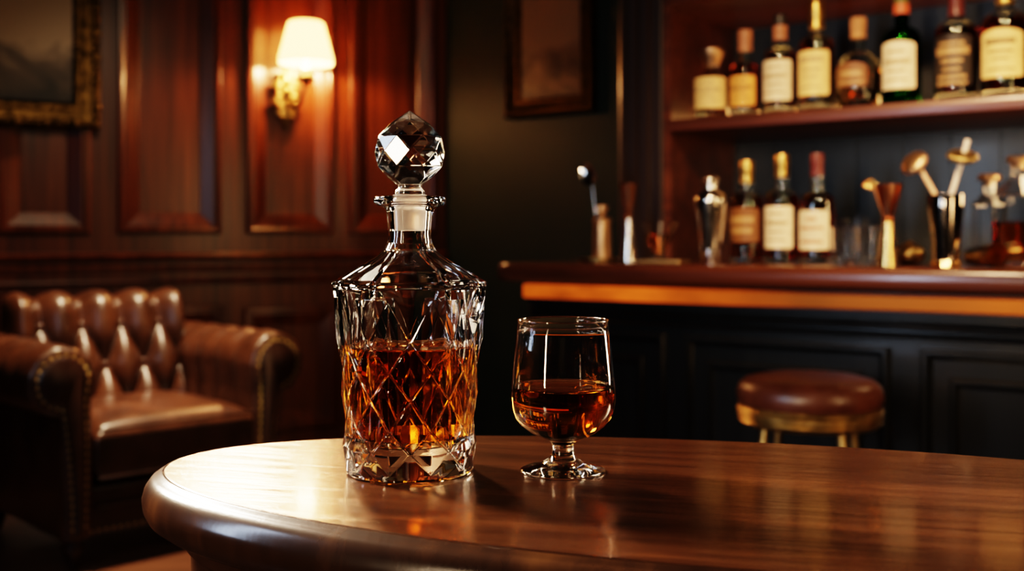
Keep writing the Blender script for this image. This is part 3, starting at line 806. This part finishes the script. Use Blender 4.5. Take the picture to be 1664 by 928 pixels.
def bottle(label, px, n, zb, ytop, hw, ysh, nhw, caps, liquid, ylev, lab=None, lmat=None, rows=None, ink=None, gmat=None, body='round', half=62, arch=0.0, group=None, rot=0.0):
    X, Y = bar_xy(px, n); k = Y/F; Z = lambda y: CAMZ + (HOR - y)*k - zb
    t = thing('whisky_bottle', label, 'bottle', (X, Y, zb+.0006), BAR_A + rot, group)
    R, NR = hw*k, nhw*k; zs, zt = Z(ysh), Z(ytop); zc = Z(caps[0][1])
    if body == 'round':
        zn = zs + (R-NR)*1.15
        o = [(0,.004),(R*.75,.004),(R*.9,0),(R*.97,.002),(R,.008),(R,zs-.006)]
        for i in range(1, 9):
            a = i/8*pi/2; o.append((NR + (R-NR)*cos(a)*.98, zs + (zn-zs)*sin(a)*.92))
        o += [(NR*1.0, zn+.004), (NR*.96, max(zn+.012, zc+.004))]
    elif body == 'stout':
        zn = zs + (R-NR)*.8
        o = [(0,.006),(R*.75,.006),(R*.92,0),(R,.008),(R,zs-.004),(R*.93,zs+.01),(R*.62,zs+(zn-zs)*.6),(NR*1.2,zn),(NR,zn+.008),(NR,zc+.004)]
    else:   # flask: globe body
        zn = zs; hb = zs
        o = [(0,.006),(R*.55,.004),(R*.72,0),(R*.84,.01)]
        for i in range(1, 12):
            f = i/11; o.append((R*(.86+.14*sin(min(1, f*1.9)*pi/2)) if f < .5 else NR + (R-NR)*cos(((f-.5)/.5)**1.4*pi/2)**.8, .012 + (zn-.012)*f))
        o += [(NR, zn+.006), (NR*.97, zc+.004)]
    tw = .0035; top_ = o[-1][1]
    ip = [(max(.002, r_-tw), z_ + (0.008 if z_ < .012 else 0)) for r_, z_ in o if r_ > tw+.003 and (z_ > .004)]
    ip = [(ip[0][0]*.9, ip[0][1])] + ip
    inner = list(reversed(ip))
    q = MB(); q.lathe(o + [(o[-1][0]-.002, top_+.001)] + inner[0:] + [(0, ip[0][1])], 40)
    obj('glass_body', q, gmat or M_BOTGLASS, t, smooth=40)
    zl = Z(ylev); lp = [(r_+.0003, z_-.0001) for r_, z_ in ip if z_ < zl]
    # close the liquid at its level
    rl = None
    for (ra, za), (rb, zb_) in zip(ip, ip[1:]):
        if za < zl <= zb_: rl = ra + (rb-ra)*(zl-za)/(zb_-za)
    if rl is None: rl = lp[-1][0]
    q = MB(); q.lathe([(0, lp[0][1]-.0002)] + lp + [(rl, zl), (0, zl)], 40)
    obj('whisky', q, liquid, t, smooth=40)
    q0 = None
    for (ya, yb, chw, cm, flare) in caps:
        za, zb_ = Z(yb), Z(ya); r_ = chw*k; q = MB()
        # a cap or capsule, open below, sleeved over the neck
        if flare: pr = [(r_*.62,za),(r_*.7,za+(zb_-za)*.25),(r_*.95,za+(zb_-za)*.6),(r_,zb_-.004),(r_*.94,zb_),(0,zb_)]
        else: pr = [(r_,za),(r_*1.03,za+.003),(r_,za+.006),(r_*.97,za+(zb_-za)*.45),(r_*1.03,za+(zb_-za)*.5),(r_*1.03,zb_-.004),(r_*.95,zb_),(0,zb_)]
        q.lathe([(0, za)] + pr, 28)
        obj('cap' if q0 is None else 'neck_seal', q, cm, t, smooth=35); q0 = 1
    if lab:
        z0, z1 = Z(lab[1]), Z(lab[0]); ha = radians(half); q = MB()
        if body == 'flask':
            rl_ = R + .0012
        else: rl_ = R + .0006
        arc_patch(q, rl_, -ha, ha, z0, z1, .0005, 18, round_c=.006, arch=arch)
        lo = obj('label', q, lmat, t, smooth=40)
        if rows:
            q = MB(); print_rows(q, rl_+.0006, rows, z0, z1, ha*.86, int(px)); obj('lettering', q, ink or M_INK, lo, smooth=0)
    return t, k, Z
G1 = 'whisky bottles on the upper shelf'
NSH = .565
bottle('stout pale bottle with flared bronze stopper and yellow label, at the post end of shelf', 1157, NSH, SHZ, 80, 27.5, 132, 9.5, [(80,107,20,M_BRONZE,True)], M_AMBER, 128, (129,179), M_YELLOWP, ROWS_A, M_INK, body='stout', half=75, group=G1)
bottle('slim dark bottle with tan capsule and bright orange label on the shelf', 1211, NSH, SHZ, 50, 24, 118, 10, [(50,84,11.5,M_CAPTAN,False)], M_DARKWHISKY, 108, (126,174), M_ORANGEP, ROWS_A, M_INKDARK, half=64, group=G1)
bottle('dark shelf bottle with black-topped tan capsule and tall cream label', 1268, NSH, SHZ, 25, 26.5, 95, 10.5, [(25,66,10,M_CAPBLACK,False),(43,66,11.5,M_CAPTAN,False)], M_DARKWHISKY, 88, (101,166), M_CREAM, ROWS_A, M_INK, half=62, group=G1)
bottle('tall shelf bottle with gold foil cap and large yellow label', 1327, NSH, SHZ, 3, 28.5, 78, 11, [(3,47,12.5,M_CAPGOLD,False)], M_DARKWHISKY, 68, (86,158), M_YELLOWP, ROWS_B, M_INK, half=62, group=G1)
bottle('round-bodied clear flask bottle with cork stopper, half full of amber', 1395, NSH+.01, SHZ, 30, 38, 84, 11, [(30,63,12.5,M_CORK,False)], glass('pale amber', (1,1,1), 0, 1.345, (.97,.55,.05), 18), 116, (112,145), M_BROWNP, [(.62,.75,.3,False),(.2,.85,.14,False)], M_GOLDINK, body='flask', half=38, arch=.012, group=G1)
bottle('green glass bottle with red seal and cream label on the shelf', 1465, NSH, SHZ, -14, 30, 66, 11.5, [(-14,24,11,M_CAPOLIVE,False),(8,24,12.5,M_CAPORANGE,False)], glass('pale liquid', (1,1,1), 0, 1.345, (.5,.8,.3), 20), 60, (75,148), M_CREAM, ROWS_A, M_INK, gmat=M_GREENGLASS, half=60, arch=.008, group=G1)
bottle('black-labelled dark bottle with bronze lettering and maroon capsule', 1554, NSH, SHZ, -30, 33, 56, 12, [(-30,27,12.5,M_CAPRED,False)], M_DARKWHISKY, 48, (64,143), M_BLACKP, ROWS_C, M_GOLDINK, half=58, arch=.008, group=G1)
bottle('wide amber bottle with gold cap and arched yellow label, far end from the post', 1633, NSH, SHZ, -30, 37, 44, 13.5, [(-30,6,14,M_CAPGOLD,False)], M_DARKWHISKY, 32, (58,130), M_YELLOWP, ROWS_B, M_INKDARK, half=56, arch=.012, group=G1)
G2 = 'whisky bottles at the back of the bar top'
NCB = .32
bottle('dark bottle on the bar top with oval bronze label and gold cap', 1214, NCB, CT, 262, 28, 331, 10, [(262,298,11.5,M_CAPGOLD,False)], M_DARKWHISKY, 320, (340,394), M_BROWNP, [(.66,.8,.22,False),(.34,.7,.2,False)], M_GOLDINK, half=66, arch=.004, group=G2)
bottle('middle bar-top bottle with gold cap and cream label', 1271, NCB, CT, 252, 27.5, 326, 10.5, [(252,289,11.5,M_CAPGOLD,False)], M_DARKWHISKY, 318, (336,404), M_CREAM, ROWS_A, M_INK, half=58, group=G2)
bottle('bar-top bottle with maroon cap, clear neck and red-printed cream label', 1328, NCB, CT, 250, 28.5, 332, 10.5, [(250,287,10.5,M_CAPRED,False)], M_DARKWHISKY, 316, (343,406), M_CREAM, [(.78,.35,.1,False),(.55,.8,.1,False),(.2,.75,.1,False)], M_INKRED, half=58, group=G2)

# ------------------------------------------------------------------ bar tools
def at_bar(px, n): 
    X, Y = bar_xy(px, n); k = Y/F
    return X, Y, k, (lambda y: CAMZ + (HOR-y)*k - CT)
# tray + bronze pourer + spoon
X, Y, k, Z = at_bar(972, .16)
t = thing('tray', 'flat brass tray under the bronze canister at the end of the bar', 'tray', (X, Y, CT), BAR_A)
q = MB(); q.lathe([(0,0),(.062,0),(.07,.003),(.072,.012),(.069,.013),(.066,.005),(0,.004)], 36); q.v = [(x*1.0, y*.8, z) for x, y, z in q.v]
obj('tray_dish', q, M_BRASS_OLD, t, smooth=35)
X2, Y2, k2, Z2 = at_bar(979, .16)
t = thing('canister', 'tall bronze bitters canister with domed knob standing on the tray', 'canister', (X2, Y2, CT+.005), BAR_A)
q = MB(); q.lathe([(0,0),(17*k2,0),(17*k2,.004),(15.5*k2,.01),(14.5*k2,.10),(14*k2,.125),(16*k2,.13),(16*k2,.136),(0,.137)], 32); obj('body', q, M_BRONZE, t, smooth=35)
q = MB(); q.lathe([(15*k2,.1372),(13*k2,.143),(6*k2,.150),(5*k2,.158),(9*k2,.164),(10*k2,.175),(9*k2,.182),(0,.184)], 28); obj('lid', q, M_BRONZE, t, smooth=40)
sp = thing('bar_spoon', 'silver bar spoon leaning up behind the bronze canister, bowl uppermost', 'spoon', (X2-.008, Y2+.042, CT+.0045), BAR_A)
def spoon(parent, p_base, p_neck, p_tip, w, mat, r=.0028):
    q = MB(); q.tube([p_base, tuple((a+c)/2 for a, c in zip(p_base, p_neck)), p_neck], r, 8); obj('handle', q, mat, parent, smooth=50)
    A, Bv = Vector(p_neck), Vector(p_tip); d = (Bv-A); L_ = d.length; d.normalize(); side = d.cross(Vector((0,-1,0))).normalized(); nn = side.cross(d)
    q = MB(); NUu, NVv = 13, 9
    def fn(i, j, off):
        f = i/(NUu-1); g = j/(NVv-1)*2-1
        ww = w*sqrt(max(.0, sin(pi*min(1, f**.85))))*.98 + .0004
        p = A + d*(L_*f) + side*(ww*g) + nn*(-.010*(1-g*g)*sin(pi*f) + off); return tuple(p)
    q.grid(lambda i, j: fn(i, j, 0), NUu, NVv); o1 = len(q.v); q.grid(lambda i, j: fn(i, j, .0012), NUu, NVv)
    per = [(i,0) for i in range(NUu)] + [(NUu-1,j) for j in range(1,NVv)] + [(i,NVv-1) for i in range(NUu-2,-1,-1)] + [(0,j) for j in range(NVv-2,0,-1)]
    idx = [j*NUu+i for i, j in per]
    for a, c in zip(idx, idx[1:]+idx[:1]): q.f.append((a, c, c+o1, a+o1))
    obj('bowl', q, mat, parent, smooth=60)
kk = (Y2+.04)/F
spoon(sp, (.012, 0, 0), ((967-977)*kk*1.3, 0, (420-298)*kk), ((952-977)*kk*1.3, .006, (420-262)*kk), .03, M_STEEL)
# jiggers
def jigger(label, px, n, ytop, ywaist, ybot, hwt, hww, hwb, mt, mb_, name='jigger'):
    X, Y, k, Z = at_bar(px, n); t = thing(name, label, 'jigger', (X, Y, CT), BAR_A)
    h = (ybot-ytop)*k; w = (ybot-ywaist)*k
    q = MB(); q.lathe([(hwb*k-.0015,.0),(hwb*k,.0005),(hww*k, w-.006),(hww*k*1.0, w-.005),(hww*k-.0012, w-.006),(hwb*k-.0015,.0)], 40); q.f = [f for f in q.f if len(f) <= 4]
    obj('lower_cup', q, mb_, t, smooth=35)
    q = MB(); q.lathe([(0,w-.008),(hww*k*1.05,w-.007),(hww*k*1.45,w-.001),(hww*k*1.05,w+.006),(0,w+.007)], 28); obj('collar', q, mt, t, smooth=50)
    q = MB(); q.lathe([(0,w+.004),(hww*k,w+.004),(hwt*k*.97,h-.004),(hwt*k*1.04,h-.001),(hwt*k*1.02,h),(hwt*k*.95,h-.003),(hww*k*.8,w+.008),(0,w+.008)], 40); obj('upper_cup', q, mt, t, smooth=35)
    return t, k, h
jigger('slim steel and copper double jigger beside the small cocktail glass', 1022, .10, 299, 353, 427, 16, 5, 15.5, M_COPPER, M_STEEL)
jt, jk, jh = jigger('large brass double jigger with a spoon resting in it', 1443, .07, 299, 356, 432, 24, 7.5, 18.5, M_COPPER, M_BRASS)
X, Y, k, Z = at_bar(1443, .07)
sp = thing('bar_spoon', 'small brass spoon sticking out of the large brass jigger', 'spoon', (X, Y, CT+jh), BAR_A)
spoon(sp, (.006, .0, -.052), (-.034, .004, .0045), (-.072, .0, .0), .014, M_BRASS, .0022)
# cocktail glass on a gold coaster
X, Y, k, Z = at_bar(1071, .12)
co = thing('coaster', 'small gold coaster under the little cocktail glass', 'coaster', ((X+at_bar(1078,.12)[0])/2, Y, CT), BAR_A)
q = MB(); q.box(-.062, .085, -.045, .045, 0, .0085); obj('coaster_slab', q, metal('satin brass', (.85,.6,.28), .42), co, smooth=0, bevel=.003)
g = thing('cocktail_glass', 'small V-shaped cocktail glass with amber drink, on the gold coaster', 'glass', (X, Y, CT+.0086), BAR_A)
h = 62*k
q = MB(); q.lathe([(0,0),(17*k,0),(17*k,.004),(9*k,.011),(7*k,.016),(33*k*.99,h),(33*k-.0008,h+.0004),(33*k-.002,h),(7*k,.022),(0,.019)], 40); obj('glass_body', q, M_GLASS_THIN, g, smooth=35)
f = .62
q = MB(); ra = 7*k+.0005; rb = 33*k-.002+.0004
q.lathe([(0,.0187),(ra,.0217),(ra+(rb-ra)*f, .022+(h-.022)*f),(0,.022+(h-.022)*f)], 40); obj('drink', q, glass('orange drink', (1,1,1), 0, 1.345, (.98,.6,.05), 32), g, smooth=35)
# cobbler shaker
X, Y, k, Z = at_bar(1155, .14)
t = thing('cocktail_shaker', 'polished steel cocktail shaker with a small cap on the bar top', 'shaker', (X, Y, CT), BAR_A)
q = MB(); q.lathe([(0,0),(15*k,0),(16*k,.003),(18*k,.05),(24*k,.155),(26*k,.185),(26.3*k,.195),(0,.196)], 44); obj('body', q, M_STEEL, t, smooth=35)
q = MB(); q.lathe([(26.6*k,.192),(26.8*k,.197),(25.5*k,.206),(20*k,.218),(13*k,.226),(10.5*k,.232),(10.5*k,.246),(0,.247)], 44); obj('strainer_top', q, M_STEEL, t, smooth=35)
q = MB(); q.lathe([(11*k,.2462),(12.5*k,.248),(13.5*k,.256),(13*k,.264),(9*k,.271),(0,.273)], 36); obj('cap', q, M_STEEL, t, smooth=45)
# tumblers
def tumbler(label, px, n, hw, h_px):
    X, Y, k, Z = at_bar(px, n); t = thing('tumbler', label, 'glass', (X, Y, CT), BAR_A, 'clear tumblers on the bar top')
    R, H = hw*k, h_px*k
    q = MB(); q.lathe([(0,.001),(R*.8,0),(R*.88,.004),(R*.94,H*.3),(R,H-.001),(R-.001,H),(R-.0025,H-.001),(R*.94-.003,H*.3),(R*.84,.016),(0,.015)], 24, rf=lambda r, z, t_: r*(1+ (.02*cos(12*t_) if .01 < z < H*.6 and r > R*.9 else 0)))
    obj('glass_body', q, M_GLASS_THIN, t, smooth=25)
tumbler('clear tumbler in front next to the maroon-capped bottle', 1370, .20, 20, 61)
tumbler('clear tumbler partly hidden behind the large brass jigger', 1412, .20, 19, 63)
tumbler('taller clear tumbler standing behind the two front tumblers', 1388, .37, 22, 74)
# brass lemon-shaped box
X, Y, k, Z = at_bar(1478, .22)
t = tag(obj('brass_lemon', (lambda q: (q.lathe([(0,0),(.016,.0005),(.03,.008),(.041,.022),(.044,.034),(.038,.048),(.024,.058),(.012,.064),(.008,.069),(0,.071)], 32, (X, Y, CT)), q)[1])(MB()), M_BRASS_OLD, None, smooth=50), 'dull brass lemon-shaped ornament between jigger and mixing tin', 'ornament')
# mixing tin with two stirrers
X, Y, k, Z = at_bar(1537, .06)
t = thing('mixing_tin', 'tall dark steel mixing tin with brass foot ring, holding two stirrers', 'tin', (X, Y, CT), BAR_A)
H = 118*k
q = MB(); q.lathe([(0,.009),(20*k,.009),(20.5*k,.016),(23*k,H*.45),(28*k,H*.8),(28.5*k,H-.002),(28*k,H),(26.8*k,H-.002),(26.5*k,H*.8),(21.5*k,H*.45),(18*k,.02),(0,.02)], 44); obj('cup', q, M_GUNMETAL, t, smooth=35)
q = MB(); q.lathe([(0,0),(22*k,0),(23.5*k,.004),(22*k,.009),(24*k,.013),(22.5*k,.0175),(20.6*k,.018),(0,.0088)], 44); obj('foot_ring', q, M_BRASS, t, smooth=30)
def stirrer(label, px_a, y_a, px_b, y_b, hpx, hy, rx, rz, tilt, smat, hmat):
    s = thing('stirrer', label, 'stirrer', (X, Y, CT), BAR_A)
    cs = 1/ (BX[0] - ray(1537)*BX[1])
    loc = lambda px, y, d=0: ((px-1537)*k*cs, d, (HOR-y)*k + CAMZ - CT)
    dd_ = -.011 if px_a < 1537 else .011
    a, c = Vector(loc(px_a, y_a, dd_)), Vector(loc(px_b, y_b, dd_)); bot = a + (a-c).normalized()*.02
    # run the stick down inside the tin
    dd = (a-c).normalized(); tt = (a.z - .026)/abs(dd.z); bot = a + dd*tt
    lim = .026
    if abs(bot.x) > lim: bot = Vector((lim*(1 if bot.x > 0 else -1), dd_, a.z - (a.z-.026)*.9))
    q = MB(); q.tube([tuple(bot), tuple(a), tuple(c)], .0062, 10); obj('stick', q, smat, s, smooth=50)
    q = MB(); h = Vector(loc(hpx, hy, dd_)); n_ = 30
    q.lathe([(0,-.013),(.5,-.012),(.8,-.009),(.97,-.004),(1,.0),(.97,.004),(.8,.009),(.5,.012),(0,.013)], 60, rf=lambda r, z, t_: r*(1+.05*cos(20*t_)))
    q.v = [(x*rx*k, y*rz*k, z) for x, y, z in q.v]
    q.xf(Matrix.Translation(h) @ Matrix.Rotation(tilt[1], 4, 'Y') @ Matrix.Rotation(tilt[0], 4, 'X'))
    obj('ribbed_head', q, hmat, s, smooth=40)
stirrer('wooden stirrer with ribbed bronze disc head leaning towards the brass jigger', 1519, 312, 1497, 274, 1487, 263, 22, 22, (radians(52), radians(-28)), M_WOODSTICK, M_BRONZE)
stirrer('pale straw stirrer with ribbed brass head leaning away from the brass jigger', 1545, 314, 1571, 228, 1562, 255, 23, 23, (radians(24), radians(14)), M_STRAW, M_BRASS_OLD)
# lying brass cup
X, Y, k, Z = at_bar(1598, .10)
t = thing('brass_cup', 'brass jigger cup lying on its side next to the mixing tin', 'cup', (X, Y, CT + 20.8*k), BAR_A)
q = MB(); L2 = .052
q.lathe([(0,-L2),(13*k,-L2),(14.5*k,-L2+.003),(20.4*k,L2-.002),(20.8*k,L2),(19.5*k,L2),(13*k,-L2+.006),(0,-L2+.006)], 40)
q.xf(Matrix.Rotation(radians(-4.6), 4, 'Y') @ Matrix.Rotation(radians(-38), 4, 'Z') @ Matrix.Rotation(radians(90), 4, 'Y'))
mz = min(v[2] for v in q.v); q.v = [(x, y, z - mz - 20.8*k + .0003) for x, y, z in q.v]
obj('cup_body', q, M_BRASS, t, smooth=35)
# two clear decanters at the end
def bar_decanter(label, px, n, ytop, hw, ysh, liq):
    X, Y, k, Z = at_bar(px, n); t = thing('bar_decanter', label, 'decanter', (X, Y, CT), BAR_A + radians(22))
    R = hw*k; zs = Z(ysh); zt = Z(ytop); nr = 11*k; zn = zt - 30*k
    o = [(0,.003),(R*.9,0),(R,.004),(R,zs),(R*.55,zs+(zn-zs)*.55),(nr*1.1,zn-.004),(nr,zn),(nr,zt-13*k),(nr*1.2,zt-12*k)]
    tw = .005
    q = MB(); q.lathe(o + [(nr*.9,zt-11.5*k),(nr-.004,zt-13*k),(nr-.004,zn),(R*.5,zs+(zn-zs)*.5),(R-tw,zs-.003),(R-tw,.016),(0,.015)], 8)
    obj('glass_body', q, M_GLASS_THIN, t, smooth=20)
    q = MB(); q.lathe([(0,zt-20*k),(nr-.0045,zt-20*k),(nr-.0045,zt-11*k),(nr*1.6,zt-10*k),(nr*1.7,zt-4*k),(nr*1.3,zt),(0,zt)], 24); obj('stopper', q, M_BRONZE, t, smooth=35)
    if liq:
        q = MB(); q.lathe([(0,.0148),(R-tw+.0004,.0158),(R-tw+.0004,zs*liq),(0,zs*liq)], 8); obj('whisky', q, M_AMBER, t, smooth=20)
bar_decanter('empty clear decanter with bronze stopper behind the lying brass cup', 1608, .36, 283, 27, 330, 0)
bar_decanter('large clear decanter with bronze stopper, partly filled, nearest the end of the bar', 1655, .24, 254, 40, 316, .62)

# ------------------------------------------------------------------ bar stool
SX, SY = ray(1315)*2.65, 2.65; ks = SY/F
st = thing('bar_stool', 'round oxblood leather bar stool with a ribbed brass band in front of the bar', 'stool', (SX, SY, 0))
zt = CAMZ + (HOR-608)*ks; R = 116*ks
zb = CAMZ + (HOR-657)*ks + .006
q = MB(); q.lathe([(0,zb-.004),(R*.97,zb-.004),(R*.995,zb+.006),(R,zb+.022),(R*.97,zb+.042),(R*.88,zb+.056),(R*.7,zb+.064),(R*.4,zb+.068),(0,zb+.069)], 64); obj('seat', q, M_STOOL, st, smooth=50)
q = MB(); q.lathe([(0,zb-.052),(R*.93,zb-.052),(R*.95,zb-.048),(R*.98,zb-.043),(R*.955,zb-.037),(R*.99,zb-.03),(R*.965,zb-.023),(R*1.0,zb-.016),(R*.97,zb-.01),(R*.985,zb-.004),(0,zb-.004)], 64); obj('brass_band', q, M_STOOLBRASS, st, smooth=40)
for i in range(4):
    a = radians(20 + 90*i); ca, sa = cos(a), sin(a)
    q = MB(); q.tube([(ca*.19, sa*.19, 0), (ca*.165, sa*.165, .25), (ca*.125, sa*.125, zb-.05)], [.011,.011,.012], 12); obj('leg', q, M_STOOLBRASS, st, smooth=50)
q = MB(); q.lathe_loop([(.168 + .009*cos(2*pi*i/10), .22 + .009*sin(2*pi*i/10)) for i in range(10)], 48); obj('foot_ring', q, M_STOOLBRASS, st, smooth=60)

# ------------------------------------------------------------------ lights
def area(name, loc, target, size, power, color, sy=None, spread=180):
    l = bpy.data.lights.new(name, 'AREA'); l.energy = power; l.color = color; l.size = size; l.spread = radians(spread)
    if sy: l.shape = 'RECTANGLE'; l.size_y = sy
    o = bpy.data.objects.new(name, l); col.objects.link(o); o.location = loc
    o.rotation_euler = (Vector(target)-Vector(loc)).to_track_quat('-Z', 'Y').to_euler(); return o
def point(name, loc, power, color, r=.02):
    l = bpy.data.lights.new(name, 'POINT'); l.energy = power; l.color = color; l.shadow_soft_size = r
    o = bpy.data.objects.new(name, l); col.objects.link(o); o.location = loc; return o
def spot(name, loc, target, power, color, angle, blend=.6, r=.05):
    l = bpy.data.lights.new(name, 'SPOT'); l.energy = power; l.color = color; l.spot_size = radians(angle); l.spot_blend = blend; l.shadow_soft_size = r
    o = bpy.data.objects.new(name, l); col.objects.link(o); o.location = loc
    o.rotation_euler = (Vector(target)-Vector(loc)).to_track_quat('-Z', 'Y').to_euler(); return o
WARM = (1,.62,.3); WARM2 = (1,.74,.48); COOL = (.62,.78,1)
scm = Matrix.Translation(sc.location) @ Matrix.Rotation(WALL_A, 4, 'Z')
point('sconce light', scm @ Vector((ax, ay, .150)), 27, (1,.5,.2), .03)
area('added backlight behind table', (-.86, 3.1, 1.83), (.0, .85, .85), .2, 10, (1,.58,.28), spread=50)  # unseen lamp, added to light the whisky from behind
area('ceiling lamp over armchair', (-1.05, 3.42, 2.75), (-1.2, 3.62, .5), .26, 9, WARM2, spread=46)
spot('added spot on panelling', (-.7, 2.3, 2.6), (-1.5, 4.25, 1.2), 48, WARM2, 42, 1, .08)  # added to brighten the panel sill and the painting
area('window light', (-1.75, .75, 1.45), (-.2, 1.7, .9), .22, 8, COOL, 1.0, spread=130)
area('tall lamp, panelled side', (-1.1, 1.6, 1.7), (-.06, .84, 1.03), .2, 13, (1,.8,.58), .8, spread=32)  # invented off-frame strip for bright edges on the decanter
area('tall lamp, bar side', (1.05, 1.5, 1.2), (-.03, .84, .97), .1, 2.6, WARM2, .8, spread=44)  # second invented strip, for the glass edges facing the bar
area('added strip light behind the camera', (-.95, -.2, 1.35), (1.0, 3.2, 1.1), .07, 5, WARM2, .9, spread=70)  # thin unseen strip added for streaks on metal and bottles
area('added strip light by the stools', (1.75, .9, 1.25), (1.2, 3.0, 1.1), .08, 3.0, WARM, .9, spread=90)  # warm unseen strip added for streaks in the bar metal
spot('bar lamp', (.2, 2.0, 2.5), (1.0, 3.3, 1.2), 165, (1,.64,.36), 56, 1, .09)
spot('bar lamp far', (1.1, 1.7, 2.5), (1.5, 2.9, 1.15), 130, (1,.64,.36), 60, 1, .09)
spx, spy = bar_xy(1760, .3)
area('added rim light at the bar end', (spx, spy, 1.22), (spx-.5, spy+.32, .98), .1, 1.6, WARM, .25)  # added out of view to rim the clear glass on the bar
area('added soft fill', (.0, .6, 2.8), (-1.3, 4.6, 1.6), 1.4, 3.2, WARM2, spread=110)  # broad fill added to lift the dim left wall
spx, spy = bar_xy(1142, .83)
point('cabinet lamp', (spx, spy, SHZ+.07), 1.3, (1,.42,.13), .02)
c0 = bar_xy(1120, .93); c1 = bar_xy(1640, .93); mid = ((c0[0]+c1[0])/2, (c0[1]+c1[1])/2)
shelf_fill = area('added shelf strip light', (mid[0], mid[1], SHZ+.012), (mid[0]-BN[0]*.3, mid[1]-BN[1]*.3, SHZ+.22), 1.7, 2.6, (1,.5,.18), .02)  # hidden strip added for orange glints low in the bottles
for cpx in (1260, 1500):
    spx, spy = bar_xy(cpx, .95); point('added cabinet backlight', (spx, spy, 1.88), 1.6, WARM, .03)  # unseen points added to shine through the bottles from behind

# ------------------------------------------------------------------ world, camera, colour
w = bpy.data.worlds.new('dim room'); scene.world = w; w.use_nodes = True
bg = w.node_tree.nodes['Background']; bg.inputs[0].default_value = (.3,.24,.2,1); bg.inputs[1].default_value = .004
cam = bpy.data.cameras.new('camera'); co_ = bpy.data.objects.new('camera', cam); col.objects.link(co_)
co_.location = (0,0,CAMZ); co_.rotation_euler = (radians(90),0,0)
cam.sensor_width = 36; cam.lens = 36*F/1664; cam.shift_y = -(464-HOR)/1664
cam.clip_start = .02
cam.dof.use_dof = True; cam.dof.focus_distance = .80; cam.dof.aperture_fstop = 5.4
scene.camera = co_
scene.view_settings.view_transform = 'Filmic'; scene.view_settings.look = 'High Contrast'; scene.view_settings.exposure = .55
cy_ = scene.cycles
cy_.max_bounces = 28; cy_.transmission_bounces = 28; cy_.glossy_bounces = 10; cy_.diffuse_bounces = 3; cy_.transparent_max_bounces = 8; cy_.volume_bounces = 0
cy_.caustics_reflective = True; cy_.caustics_refractive = True; cy_.blur_glossy = .6; cy_.sample_clamp_indirect = 8
cy_.use_denoising = True
